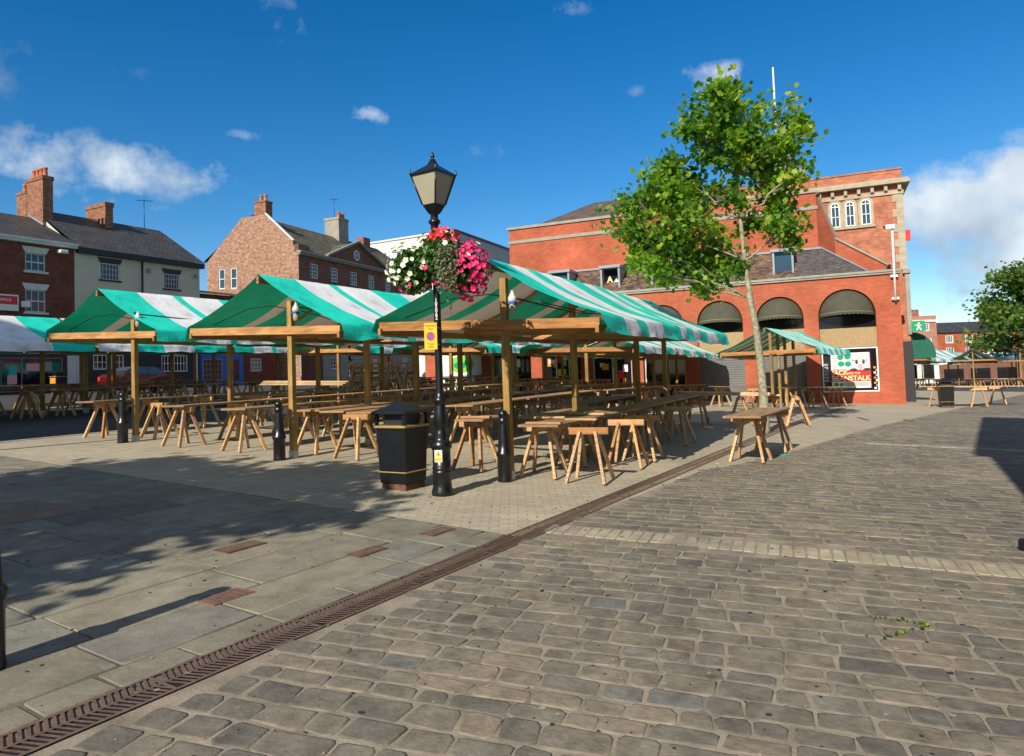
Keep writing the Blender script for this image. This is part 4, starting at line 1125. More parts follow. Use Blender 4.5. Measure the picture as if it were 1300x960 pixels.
def w(m):
    for k in range(26):
        z = .3+k*.35; L = .42 if k % 2 else .26
        if 5.7 < z < 9.3: m.box(.6-L, .63, TY-.03, TY+L, z, z+.345)
part('quoins', 'stone', mh, w, ZB)
def w(m):
    m.box(.50, .68, TY-.12, TY+.5, 2.9, 5.7); m.box(.42, .74, TY-.2, TY+.55, 5.7, 5.86)
part('pilaster', 'stone_grey', mh, w, ZB)
def w(m):
    for a, b in wins:
        c = -(a+b)/2; r = (a-b)/2
        n = 12
        for k in range(n):
            t0, t1 = pi*k/n, pi*(k+1)/n
            P = lambda rr_, t, y: (c+rr_*cos(t), y, 9.12+rr_*sin(t))
            m.face([P(r, t1, TY-.05), P(r, t0, TY-.05), P(r+.12, t0, TY-.05), P(r+.12, t1, TY-.05)])
            m.face([P(r+.12, t1, TY-.05), P(r+.12, t0, TY-.05), P(r+.12, t0, TY), P(r+.12, t1, TY)])
        m.box(c-r-.12, c-r, TY-.05, TY, 8.1, 9.12); m.box(c+r, c+r+.12, TY-.05, TY, 8.1, 9.12)
    m.box(-2.6, -.55, TY-.09, TY, 8.0, 8.1)
part('window_surround', 'stone', mh, w, ZB)
for a, b in wins:
    f = window(mh, -a, -b, 8.12, 9.12, y=TY-.03, cols=2, rows=2, fr=.045, bar=.03, gm='glass_blue', zb=ZB)
    c = -(a+b)/2; r = (a-b)/2
    g = MB(); disc(g, 0, r-.03, TY-.033, c, 9.12, 1, a0=0, a1=pi, n=14); disc(g, r-.045, r, TY-.055, c, 9.12, 0, a0=0, a1=pi, n=14); g.box(c-.015, c+.015, TY-.06, TY-.035, 9.12, 9.3); g.build('arched_head', [M['white'], M['glass_blue']], f)
def w(m):
    m.lathe([(.9, 12.0), (.9, 13.6), (1.05, 13.65), (1.05, 13.8), (.75, 13.9), (.72, 14.7), (.55, 15.1), (.2, 15.45), (.05, 15.5)], 8, 0, -5.0, 11)
part('cupola', 'white', mh, w, ZB)
part('clock_tower', 'brick_market', mh, lambda m: m.box(-6.2, -3.8, 9.8, 12.2, 9, 12.4), ZB)
part('flagpole', 'white', mh, lambda m: m.tube([(-5.0, 11, 15.4), (-5.0, 11, 19.6)], [.07, .045], 8), ZB)
part('chimney', 'brick_pink', mh, lambda m: (m.box(-4.2, -3.6, 10.9, 11.6, 9.5, 13.0), m.box(-4.27, -3.53, 10.83, 11.67, 13.0, 13.2)), ZB)
def w(m):
    A_, B_, C_, D_ = (-4.0, 4, 10.55), (.1, 4, 10.55), (.1, 9, 10.55), (-4.0, 9, 10.55); E_ = (-2.0, 6.5, 11.5)
    for p, q in ((A_, B_), (B_, C_), (C_, D_), (D_, A_)): m.face([p, q, E_])
part('tower_roof', 'slate_moss', mh, w, ZB)
part('downpipe', 'offwhite', mh, lambda m: m.tube([(.16, TY-.3, .3), (.13, TY-.3, 5.3), (.13, TY-.05, 5.6)], .04, 8), ZB)
def w(m):
    P = []
    for q in range(7):
        al = radians(90)*q/6; P.append([(.62+.95*sin(al), TY+.1+k*1.9, 3.0-1.0*(1-cos(al))) for k in range(2)])
    m.grid(P, mats=lambda i, j: 0)
    for y in (TY+.1, TY+2.0):
        m.face([(.62, y, 3.0)]+[(.62+.95*sin(radians(15*q)), y, 3.0-1.0*(1-cos(radians(15*q)))) for q in range(1, 7)]+[(.62, y, 2.0)], 0)
    m.face([(1.57, TY+.1, 2.0), (1.57, TY+2.0, 2.0), (1.57, TY+2.0, 1.8), (1.57, TY+.1, 1.8)])
    m.face([(.62, TY+.1, 2.0), (1.57, TY+.1, 2.0), (1.57, TY+.1, 1.8), (.62, TY+.1, 1.8)])
part('door_awning', 'awning_green', mh, w, ZB)
part('doorway', 'dark_trim', mh, lambda m: (m.box(.05, .64, TY-.04, TY+.05, ZB-.5, 2.6), m.box(.605, .68, TY+.1, TY+1.9, ZB-.5, 2.4)), ZB)
ex = thing('exit_sign', (AX, AY, ZB), ARZ, 'green square sign with a white walking figure above the green awning', 'sign')
part('plate', 'sign_green', ex, lambda m: m.box(.62, 1.14, TY-.45, TY-.40, 3.0, 3.48), ZB)
def w(m):
    y = TY-.452; disc(m, 0, .04, y, .9, 3.37, 0)
    m.face([(.84, y, 3.2), (.94, y, 3.2), (.93, y, 3.33), (.85, y, 3.33)]); m.face([(.84, y, 3.2), (.78, y, 3.06), (.83, y, 3.06), (.91, y, 3.2)]); m.face([(.88, y, 3.2), (.96, y, 3.06), (1.01, y, 3.06), (.94, y, 3.2)])
    m.face([(.74, y, 3.26), (.86, y, 3.30), (.86, y, 3.33), (.74, y, 3.29)]); m.face([(.92, y, 3.30), (1.02, y, 3.25), (1.02, y, 3.28), (.92, y, 3.33)])
part('figure', 'white', ex, w, ZB)
part('red_banner', 'red', mh, lambda m: m.box(.66, .9, TY+.6, TY+.7, 7.3, 7.8), ZB)

# ------------------------------------------------------------------ left terrace
LOX, LOY = -23.087, 34.5; LR = rzof(sin(radians(29)), cos(radians(29))); LZ = 1.3
def pots(par, zb, xyz, mat='terracotta'):
    for x, y, z in xyz:
        m = MB(); m.lathe([(.14, z), (.12, z+.1), (.105, z+.42), (.14, z+.45), (.13, z+.5)], 12, 0, x, y); m.build('chimney_pot', M[mat], par, (0, 0, -zb))
bh = thing('brick_house', (LOX, LOY, LZ), LR, 'dark red brick house with white lintels at the far left', 'house')
hs = [(x, x+.93, z, z+dz) for x in (-.62, -4.4, -8.2, -12) for z, dz in ((7.56, .89), (5.55, 1.1))]
def w(m):
    facade(m, -14, 1.7, 3.75, 9.0, hs); shell(m, -14, 1.7, 0, 8, .8, 9.0)
    m.face([(1.7, 0, 9), (1.7, 8, 9), (1.7, 4, 11.1)]); m.face([(-14, 8, 9), (-14, 0, 9), (-14, 4, 11.1)])
part('wall', 'brick_dark', bh, w, LZ)
for h in hs:
    f = window(bh, h[0], h[1], h[2], h[3], y=.1, cols=3, rows=2, fr=.06, bar=.035, fm='offwhite', gm='glass_blue', zb=LZ, mid=1)
def w(m):
    for h in hs:
        a, b, c, d = h
        m.v += []; P = [(a-.02, d), (b+.02, d), (b+.17, d+.3), (a-.17, d+.3)]
        m.face([(p[0], -.03, p[1]) for p in P]); m.face([(P[0][0], -.03, d), (P[0][0], 0, d), (P[1][0], 0, d), (P[1][0], -.03, d)])
        m.box(a-.1, b+.1, -.08, .02, c-.1, c)
part('lintel_and_sill', 'offwhite', bh, w, LZ)
part('gutter', 'offwhite', bh, lambda m: (m.box(-14, 1.75, -.25, .05, 8.9, 9.02), m.box(-14, 1.75, -.32, -.1, 9.022, 9.14)), LZ)
def w(m):
    for y0, z0, y1, z1 in ((-.3, 9.1, 4, 11.1), (8.3, 9.1, 4, 11.1)):
        P = [(-14, y0, z0), (1.74, y0, z0), (1.74, y1, z1), (-14, y1, z1)]; m.face(P if y0 < 4 else P[::-1])
part('roof', 'slate', bh, w, LZ)
def w(m):
    facade(m, -14, 1.7, .8, 3.75, [(-13.4, -10.4, 1.9, 3.2), (-9.8, -7.0, 1.9, 3.2), (-6.4, -3.6, 1.9, 3.2), (-3.0, -1.9, 1.3, 3.2), (-1.7, 1.1, 1.95, 3.35)], y=-.02)
part('shopfront', 'dark_trim', bh, w, LZ)
for a, b, c, d in [(-13.4, -10.4, 1.9, 3.2), (-9.8, -7.0, 1.9, 3.2), (-6.4, -3.6, 1.9, 3.2), (-3.0, -1.9, 1.3, 3.2), (-1.7, 1.1, 1.95, 3.35)]:
    f = window(bh, a, b, c, d, y=.08, cols=3, rows=1, fm='lead', gm='glass_shop', zb=LZ, name='shop_window', fr=.05)
    rr = random.Random(int(a*10))
    for k in range(4):
        x = rr.uniform(a+.1, b-.7); z = rr.uniform(c+.1, d-.5)
        g = MB(); g.box(x, x+rr.uniform(.3, .6), .072-.001*k, .076-.001*k, z, z+rr.uniform(.3, .5)); g.build('poster', M[rr.choice(['red', 'teal', 'pink', 'lead'])], f)
sn = part('sign_board', ['white', 'red'], bh, lambda m: (m.box(-4.4, -.97, -.12, -.04, 5.55, 6.32, 0), m.box(-4.3, -1.03, -.13, -.121, 5.85, 6.25, 1)), LZ)
textobj('ORDER OFFICE', .17, 'white', sn, (-1.95, -.133, 6.05), (pi/2, 0, 0), sx=1.15, bold=.003)
part('alarm_box', 'white', bh, lambda m: m.box(-.85, -.45, -.16, 0, 5.75, 6.05), LZ, bevel=.04)
part('floodlight', 'white', bh, lambda m: m.box(.75, 1.15, -.5, -.15, 8.55, 8.72), LZ, bevel=.03)
ch = part('chimney', 'brick_chimney', bh, lambda m: (m.box(1.6, 2.12, 2.7, 4.3, 9.8, 13.0), m.box(1.56, 2.16, 2.66, 4.34, 13.0, 13.2), m.box(1.603, 2.117, 4.34, 5.3, 9.8, 12.45), m.box(1.57, 2.15, 4.343, 5.34, 12.45, 12.6)), LZ)
pots(ch, 0, [(1.86, 2.95, 13.2), (1.86, 3.3, 13.2), (1.86, 3.65, 13.2), (1.86, 4.0, 13.2), (1.86, 4.95, 12.6)])
part('flashing', 'lead', bh, lambda m: m.bar((1.56, 2.55, 10.5), (1.56, 4.0, 11.2), .08, .08), LZ)

pb = thing('rendered_house', (LOX, LOY, LZ), LR, 'cream rendered house with black trim and a black ground floor on the left', 'house')
hs = [(3.02, 4.09, 7.5, 8.38), (6.7, 7.7, 7.34, 8.21), (3.02, 4.09, 5.2, 6.2), (6.7, 7.7, 5.2, 6.2)]
def w(m):
    facade(m, 1.703, 9.05, 3.75, 8.85, hs); shell(m, 1.703, 9.05, 0, 8, .8, 8.85)
    m.face([(9.05, 0, 8.85), (9.05, 8, 8.85), (9.05, 4, 11.5)]); m.face([(1.77, 8, 8.85), (1.77, -.2, 8.85), (1.77, 4, 11.55)])
part('wall', 'render_white', pb, w, LZ)
for h in hs: window(pb, *h, y=.08, cols=6, rows=3, fr=.05, bar=.022, fm='offwhite', gm='glass_blue', zb=LZ)
def w(m):
    for a, b, c, d in hs:
        P = [(a-.02, d), (b+.02, d), (b+.15, d+.28), (a-.15, d+.28)]; m.face([(p[0], -.03, p[1]) for p in P]); m.box(a-.08, b+.08, -.07, .02, c-.09, c)
    m.box(1.76, 9.2, -.3, .03, 8.72, 9.0); m.tube([(5.35, -.07, 3.7), (5.35, -.07, 8.7)], .05, 8)
part('black_trim', 'dark_trim', pb, w, LZ)
def w(m):
    for y0, y1 in ((-.34, 4), (8.3, 4)):
        P = [(1.76, y0, 9.0), (9.25, y0, 9.0), (9.25, y1, 11.6), (1.76, y1, 11.6)]; m.face(P if y0 < 4 else P[::-1])
part('roof', 'slate', pb, w, LZ)
gh = [(2.61, 3.36, 2.72, 3.5), (3.57, 4.27, 2.72, 3.5), (6.49, 8.14, 2.55, 3.5)]
part('ground_floor', 'dark_trim', pb, lambda m: facade(m, 1.703, 9.05, .8, 3.75, gh, y=-.01), LZ)
for i, h in enumerate(gh): window(pb, *h, y=.06, cols=3 if i < 2 else 8, rows=2, fr=.05, bar=.03, gm='glass_shop', zb=LZ)
part('double_door', 'offwhite', pb, lambda m: (m.box(1.3, 1.75, -.05, -.02, 2.0, 3.45), m.box(1.77, 2.3, -.05, -.02, 2.0, 3.45)), LZ)
part('pilaster', 'offwhite', pb, lambda m: m.box(8.5, 8.8, -.05, -.015, 1.9, 3.7), LZ)
for x in (2.2, 5.6, 8.6): part('lantern', 'lead', pb, lambda m: m.box(x, x+.14, -.3, -.1, 8.1 if x > 3 else 5.8, 8.35 if x > 3 else 6.2), LZ, bevel=.02)
ch = part('chimney', 'brick_chimney', pb, lambda m: (m.box(5.15, 5.6, 3.0, 4.9, 9.8, 12.25), m.box(5.11, 5.64, 2.96, 4.94, 12.25, 12.5)), LZ)
part('flashing', 'lead', pb, lambda m: m.bar((5.13, 2.9, 10.9), (5.13, 4.0, 11.5), .08, .08), LZ)
def aerial(par, x, y, z, zb, h=1.6, a=0):
    m = MB(); m.tube([(x, y, z), (x, y, z+h)], .02, 5); m.bar((x-.5, y, z+h-.15), (x+.6, y, z+h), .02, .02)
    for k in range(6): q = -.4+k*.18; m.bar((x+q, y-.2, z+h-.13+k*.024), (x+q, y+.2, z+h-.13+k*.024), .012, .012)
    m.build('aerial', M['black'], par, (0, 0, -zb))
aerial(pb, 8.2, 4, 11.5, LZ, 1.9)

ls = thing('low_shop', (LOX, LOY, LZ), LR, 'low dark brick shop with a blue shopfront between the cream house and gabled building', 'building')
hs = [(13.0, 13.9, 2.5, 3.35)]
part('wall', 'brick_dark', ls, lambda m: (facade(m, 9.06, 15.2, .8, 7.3, hs, y=.3), shell(m, 9.06, 15.2, .3, 6, .8, 7.3)), LZ)
window(ls, *hs[0], y=.38, cols=3, rows=3, gm='glass_shop', zb=LZ)
part('roof', 'dark_trim', ls, lambda m: m.face([(9.06, .1, 7.3), (15.3, .1, 7.3), (15.3, 5, 8.2), (9.06, 5, 8.2)]), LZ)
part('shopfront', 'blue', ls, lambda m: facade(m, 9.1, 12.4, .8, 3.7, [(9.4, 10.8, 2.0, 3.3), (11.2, 12.1, 1.9, 3.3)], y=.27), LZ)
window(ls, 9.4, 10.8, 2.0, 3.3, y=.33, cols=5, rows=4, bar=.025, fm='lead', gm='glass_shop', zb=LZ, name='shop_window')
window(ls, 11.2, 12.1, 1.9, 3.3, y=.33, cols=2, rows=2, bar=.025, fm='blue', gm='glass_shop', zb=LZ, name='shop_window')

# ------------------------------------------------------------------ gabled building in the middle
GX, GY = -14.378, 48; GR = rzof(sin(radians(22)), cos(radians(22))); GZ = 1.3
gb = thing('gabled_building', (GX, GY, GZ), GR, 'brown brick building with a big gable end and a pediment with a round window', 'building')
hs = [(x, x+.84, z, z+1.02) for x in (1.26, 3.59, 6.04, 8.45, 10.9, 13.3) for z in (8.95, 6.2)]
hs2 = [(x, x+.95, 2.55, 3.4) for x in (3.34, 5.5, 13.3)]
def w(m):
    facade(m, 0, 15.8, 4.4, 10.4, hs)
    m.face([(15.8, 0, .8), (15.8, 8.2, .8), (15.8, 8.2, 10.4), (15.8, 0, 10.4)])
    m.face([(3.1, -.03, 10.7), (10.8, -.03, 10.7), (6.9, -.03, 12.25)])
    m.box(0, 1.2, -.01, .3, 10.6, 11.15)
part('wall', 'brick_brown', gb, w, GZ)
def w(m):
    e = 8.17
    # windows in the gable wall built as holes by strips (wall lies in the plane x = 0)
    H = [(5.42, 6.0, 8.5, 9.98), (6.52, 7.08, 8.55, 10.0)]
    ys = [0, .43, 2.7, 4.9, 5.42, 6.0, 6.52, 7.08, e]
    def top(y):
        if y < .43: return 11.1
        if y < 2.7: return 11.35+(13.5-11.35)*(y-.43)/2.27
        if y < 4.9: return 13.5
        return 13.5-(13.5-10.6)*(y-4.9)/(e-4.9)
    for a, b in zip(ys, ys[1:]):
        h = next((h for h in H if h[0] <= (a+b)/2 <= h[1]), None)
        if h:
            m.face([(0, b, .8), (0, a, .8), (0, a, h[2]), (0, b, h[2])]); m.face([(0, b, h[3]), (0, a, h[3]), (0, a, top(a)), (0, b, top(b))])
            for q in (a, b): m.face([(0, q, h[2]), (.12, q, h[2]), (.12, q, h[3]), (0, q, h[3])])
            m.face([(0, a, h[2]), (.12, a, h[2]), (.12, b, h[2]), (0, b, h[2])])
        else: m.face([(0, b, .8), (0, a, .8), (0, a, top(a+.001)), (0, b, top(b-.001))])
part('gable_wall', 'brick_gable', gb, w, GZ)
for a, b, c, d in ((5.42, 6.0, 8.5, 9.98), (6.52, 7.08, 8.55, 10.0)):
    window(gb, -b, -a, c, d, y=.09, cols=1, rows=2, fr=.07, bar=.05, gm='glass_blue', zb=GZ, rz=-pi/2)
def w(m):
    m.bar((-.02, .35, 11.42), (-.02, 2.7, 13.55), .2, .08)
part('verge', 'white', gb, w, GZ)
for h in hs: window(gb, *h, y=.08, cols=3, rows=4, fr=.06, bar=.035, gm='glass_shop', zb=GZ)
def w(m):
    m.box(-.1, 15.9, -.22, .02, 10.4, 10.52); m.box(-.15, 15.95, -.32, .02, 10.523, 10.66)
    m.bar((2.9, -.15, 10.72), (6.9, -.15, 12.36), .34, .12); m.bar((6.9, -.15, 12.36), (11.0, -.15, 10.72), .34, .12)
    m.box(0, 15.8, -.05, .0, 4.4, 4.6)
part('cornice', 'stone_grey', gb, w, GZ)
part('pediment_flashing', 'white', gb, lambda m: m.bar((2.9, -.33, 10.84), (6.9, -.33, 12.46), .06, .05), GZ)
def w(m):
    disc(m, 0, .33, -.04, 6.85, 11.3, 1); disc(m, .30, .40, -.055, 6.85, 11.3, 0)
    for k in range(4): a = pi*k/4; m.bar((6.85-.33*cos(a), -.05, 11.3-.33*sin(a)), (6.85+.33*cos(a), -.05, 11.3+.33*sin(a)), .012, .03)
part('round_window', ['white', 'glass_blue'], gb, w, GZ)
def w(m):
    m.face([(.0, -.2, 10.66), (15.9, -.2, 10.66), (15.9, 3.9, 13.6), (0.0, 3.9, 13.6)]); m.face([(15.9, 8.5, 10.66), (0, 8.5, 10.66), (0, 3.9, 13.6), (15.9, 3.9, 13.6)])
    m.face([(3.1, 0, 10.7), (6.9, 0, 12.3), (6.9, 2.2, 12.3)]); m.face([(6.9, 0, 12.3), (10.8, 0, 10.7), (6.9, 2.2, 12.3)])
part('roof', 'slate_moss', gb, w, GZ)
ch = part('gable_chimney', 'brick_chimney', gb, lambda m: (m.box(.02, .7, 2.75, 3.75, 13.2, 14.4), m.box(-.02, .74, 2.7, 3.8, 14.4, 14.5)), GZ); pots(ch, 0, [(.35, 3.0, 14.5), (.35, 3.4, 14.5)])
ch = part('stack', 'stone_grey', gb, lambda m: (m.box(9.3, 10.65, 3.3, 4.7, 12.5, 15.0), m.box(9.25, 10.7, 3.25, 4.75, 15.0, 15.2)), GZ); pots(ch, 0, [(9.6, 3.5, 15.2), (10.0, 3.6, 15.2), (10.35, 3.6, 15.2)])
part('small_chimney', 'brick_chimney', gb, lambda m: m.box(13.2, 14.2, 3.5, 4.3, 13.2, 14.2), GZ)
aerial(gb, 9.7, 4.0, 15.2, GZ, 1.7)
part('ground_floor', 'stone_grey', gb, lambda m: facade(m, 2.4, 15.8, .8, 4.4, hs2+[(8.6, 11.8, 1.6, 3.5)], y=-.02), GZ)
part('brick_base', 'brick_dark', gb, lambda m: facade(m, -.0, 2.4, .8, 4.4, [], y=-.02), GZ)
for h in hs2: window(gb, *h, y=.06, cols=3, rows=3, fr=.06, gm='glass_shop', zb=GZ)
window(gb, 8.6, 11.8, 1.6, 3.5, y=.05, cols=3, rows=1, fr=.16, bar=.1, fm='red', gm='glass_shop', zb=GZ, name='shop_window')

# ------------------------------------------------------------------ white modern block behind
WX, WY = -5.722, 75; WZ = 1.2
wb = thing('office_block', (WX, WY, WZ), 0, 'white flat roofed modern block with window bands behind the flower basket', 'building')
ra, rb = rzof(sin(radians(24)), cos(radians(24))), rzof(sin(radians(61)), -cos(radians(61)))
def face2(name, mats, rz, fn, dx=0): 
    m = MB(); fn(m); return m.build(name, [M[k] for k in mats], wb, (0, 0, -WZ), rz)
hr = [(.6+k*1.55, .6+k*1.55+1.25, z, z+1.55) for k in range(14) for z in (13.75, 10.2, 6.6, 3.0)]
face2('side_wall', ['concrete_white_shaded'], ra, lambda m: (facade(m, 0, 23, .6, 17.2, hr, depth=.2), m.face([(23, 0, .6), (23, 15, .6), (23, 15, 17.2), (23, 0, 17.2)])))
face2('side_fascia', ['dark_trim'], ra, lambda m: m.box(0, 23.1, -.15, .3, 17.2, 17.42))
for h in hr: window(wb, *h, y=.15, cols=2, rows=1, fr=.09, bar=.06, gm='glass_blue', zb=WZ, rz=ra)
hl = [(-2.6-k*2.05, -2.6-k*2.05+1.5, z, z+1.3) for k in range(16) for z in (14.6, 11.0, 7.4)]
face2('front_wall', ['concrete_white'], rb, lambda m: facade(m, -36, 0, .6, 17.2, hl, depth=.2))
face2('front_fascia', ['offwhite'], rb, lambda m: m.box(-36, 0.0, -.12, .3, 17.2, 17.4))
for h in hl[:24]: window(wb, *h, y=.15, cols=2, rows=1, fr=.09, bar=.06, gm='glass_blue', zb=WZ, rz=rb)

# ------------------------------------------------------------------ far houses on the right
FX, FY = 51.1, 85; FZ = -1.6
ph_ = thing('pink_brick_house', (FX, FY, FZ), 0, 'tall narrow pinkish brick house with a white band in the distance', 'house')
hs = [(-1.75, -.85, 5.15, 6.1), (-1.6, -.65, 2.95, 4.25), (-4.0, -3.2, 5.0, 6.0), (-4.0, -3.2, 2.9, 4.25)]
part('wall', 'brick_pink', ph_, lambda m: (facade(m, -5.2, 0, 2.6, 7.0, hs, y=0), shell(m, -5.2, 0, 0, 9, FZ-.5, 7.0), m.face([(-5.2, 0, 7), (0, 0, 7), (0, 9, 7), (-5.2, 9, 7)])), FZ)
for h in hs: window(ph_, *h, y=.08, cols=3, rows=4, fr=.1, bar=.05, gm='glass_blue', zb=FZ)
part('stone_band', 'white', ph_, lambda m: (m.box(-5.25, .05, -.12, .0, 6.25, 6.5), m.box(-5.25, .05, -.08, .0, 2.2, 2.5)), FZ)
part('shopfront', 'white', ph_, lambda m: facade(m, -5.2, 0, FZ-.5, 2.6, [(-1.9, -.6, -.6, 1.7), (-4.6, -2.6, -.6, 1.7)], y=-.02), FZ)
window(ph_, -1.9, -.6, -.6, 1.7, y=.05, cols=1, rows=1, fm='ink', gm='glass_shop', zb=FZ, name='shop_window')
ch = part('chimney', 'brick_chimney', ph_, lambda m: m.box(-1.2, -.3, 3, 4, 7, 8.0), FZ)
aerial(ph_, -1.5, 3, 7.0, FZ, 2.2)
th_ = thing('orange_terrace', (FX, FY, FZ), 0, 'orange brick terrace with white sash windows and slate roof in the distance', 'house')
hs = [(1.05+k*2.35, 2.0+k*2.35, z, z+dz) for k in range(9) for z, dz in ((3.6, .95), (1.85, 1.25))]
part('wall', 'brick_orange', th_, lambda m: (facade(m, .003, 23, 1.2, 4.85, hs, y=.1), shell(m, .003, 23, .1, 8, FZ-.5, 4.85), m.face([(23, .1, 4.85), (23, 8, 4.85), (23, 4, 6.5)])), FZ)
for h in hs: window(th_, *h, y=.18, cols=3, rows=4, fr=.1, bar=.045, gm='glass_blue', zb=FZ)
part('roof', 'slate', th_, lambda m: (m.face([(.003, -.1, 4.85), (23.2, -.1, 4.85), (23.2, 4, 6.3), (.003, 4, 6.3)]), m.face([(23.2, 8.3, 4.85), (.003, 8.3, 4.85), (.003, 4, 6.3), (23.2, 4, 6.3)])), FZ)
part('shopfront', 'brick_brown', th_, lambda m: facade(m, .003, 23, FZ-.5, 1.2, [(.6+k*3.2, 3.0+k*3.2, -1.0, .5) for k in range(7)], y=.08), FZ)
for k in range(7): window(th_, .6+k*3.2, 3.0+k*3.2, -1.0, .5, y=.14, cols=2, rows=1, fm='ink', gm='glass_shop', zb=FZ, name='shop_window')
for x in (8, 16): part('chimney', 'brick_chimney', th_, lambda m: m.box(x, x+1.2, 3.6, 4.4, 5.9, 7.2), FZ)
dk = thing('dark_house', (64.5, 78, FZ), radians(-12), 'dark brick house behind the far tree at the right edge', 'house')
hs = [(1+k*2.6, 2+k*2.6, z, z+1.3) for k in range(5) for z in (4.3, 1.8)]
part('wall', 'brick_dark', dk, lambda m: (facade(m, 0, 15, FZ-.5, 6.6, hs, y=0), shell(m, 0, 15, 0, 8, FZ-.5, 6.6)), FZ)
for h in hs: window(dk, *h, y=.08, cols=3, rows=4, fr=.1, bar=.045, gm='glass_blue', zb=FZ)
part('roof', 'slate', dk, lambda m: (m.face([(-.2, -.2, 6.6), (15.2, -.2, 6.6), (15.2, 4, 8.6), (-.2, 4, 8.6)]), m.face([(-.2, 8, 6.6), (-.2, -.2, 6.6), (-.2, 4, 8.6)])), FZ)

# out-of-view buildings that shade both edges; the left one is added for it
def block(label, x, y, w_, d_, z1, rz, mat):
    t = thing('town_building', (x, y, zg(x, y)-.3), rz, label, 'building')
    zb = zg(x, y)-.3
    hs = [(1+k*2.6, 2.1+k*2.6, zb+q, zb+q+1.6) for k in range(int((w_-2)//2.6)) for q in [1.4+3.2*i for i in range(int((z1-3)//3.2))]]
    part('wall', mat, t, lambda m: (facade(m, 0, w_, zb, z1, hs, y=0), shell(m, 0, w_, 0, d_, zb, z1), m.face([(0, 0, z1), (w_, 0, z1), (w_, d_, z1), (0, d_, z1)])), zb)
    part('cornice', 'stone', t, lambda m: m.box(-.2, w_+.2, -.2, d_+.2, z1, z1+.3), zb)
    for h in hs: window(t, *h, y=.08, cols=2, rows=4, fr=.08, bar=.04, gm='glass_blue', zb=zb)
    return t
block('two storey brick building just outside the picture at the right edge', 8.4, 10.8, 9.9, 7, 7.5, atan2(-.826, -.564), 'brick_brown')
block('tall brick block added unseen behind the viewer on the left to shade the stalls across the road', -21.6, .0, 16, 4.5, 18.5, pi, 'brick_dark')

# ------------------------------------------------------------------ red parked car
def make_car(x, y, rz, label):
    t = thing('parked_car', (x, y, zg(x, y)), rz, label, 'car')
    L2 = 2.05
    prof = [(-2.05,.35),(-2.08,.62),(-1.98,.82),(-1.6,.9),(-1.15,.97),(-.55,1.38),(.75,1.42),(1.35,1.15),(1.85,1.0),(2.03,.9),(2.06,.4),(1.9,.28),(-1.9,.28)]
    m = MB()
    def inset(z): return .82 if z < .95 else .82-.38*(z-.95)
    n = len(prof)
    for i in range(n):
        (a, za), (b, zb) = prof[i], prof[(i+1) % n]
        m.face([(a, -inset(za), za), (a, inset(za), za), (b, inset(zb), zb), (b, -inset(zb), zb)])
    for s in (-1, 1):
        low = [(p, z) for p, z in prof if z <= .98 or True]
        m.face([(p, s*inset(z), z) for p, z in (prof if s > 0 else prof[::-1])])
    m.build('body', M['car_red'], t, bevel=.03)
    m = MB()
    for s in (-1, 1):
        for q in ([(-1.02,1.0),(-.5,1.34),(.05,1.37),(.05,1.0)], [(.12,1.0),(.12,1.37),(.72,1.37),(1.2,1.14),(1.25,1.0)]):
            m.face([(p, s*(inset(z)+.006), z) for p, z in (q if s > 0 else q[::-1])])
    m.face([(-1.13, -.7, 1.0), (-.6, -.6, 1.36), (-.6, .6, 1.36), (-1.13, .7, 1.0)]); m.face([(1.33, -.66, 1.17), (.82, -.6, 1.405), (.82, .6, 1.405), (1.33, .66, 1.17)])
    for f in range(2): pass
    m.build('windows', M['glass_blue'], t, (0, 0, .012))
    for wx in (-1.3, 1.3):
        for s in (-1, 1):
            m = MB(); m.tube([(wx, s*.70, .31), (wx, s*.86, .31)], .31, 20); wh = m.build('wheel', M['rubber'], t)
            m = MB(); m.tube([(wx, s*.855, .31), (wx, s*.87, .31)], .19, 16); m.build('rim', M['steel'], wh)
    for s in (-1, 1):
        m = MB(); m.box(-2.08, -2.0, s*.6-.16, s*.6+.16, .62, .76); m.build('headlight', M['lamp_glass'], t)
        m = MB(); m.box(1.98, 2.07, s*.65-.1, s*.65+.1, .7, .9); m.build('tail_light', M['red'], t)
    return t
ca_ = make_car(-18.35, 34.9, LR+pi, 'dark red car parked in the shade beside the cream house'); ca_.scale = (.85, .85, .9)

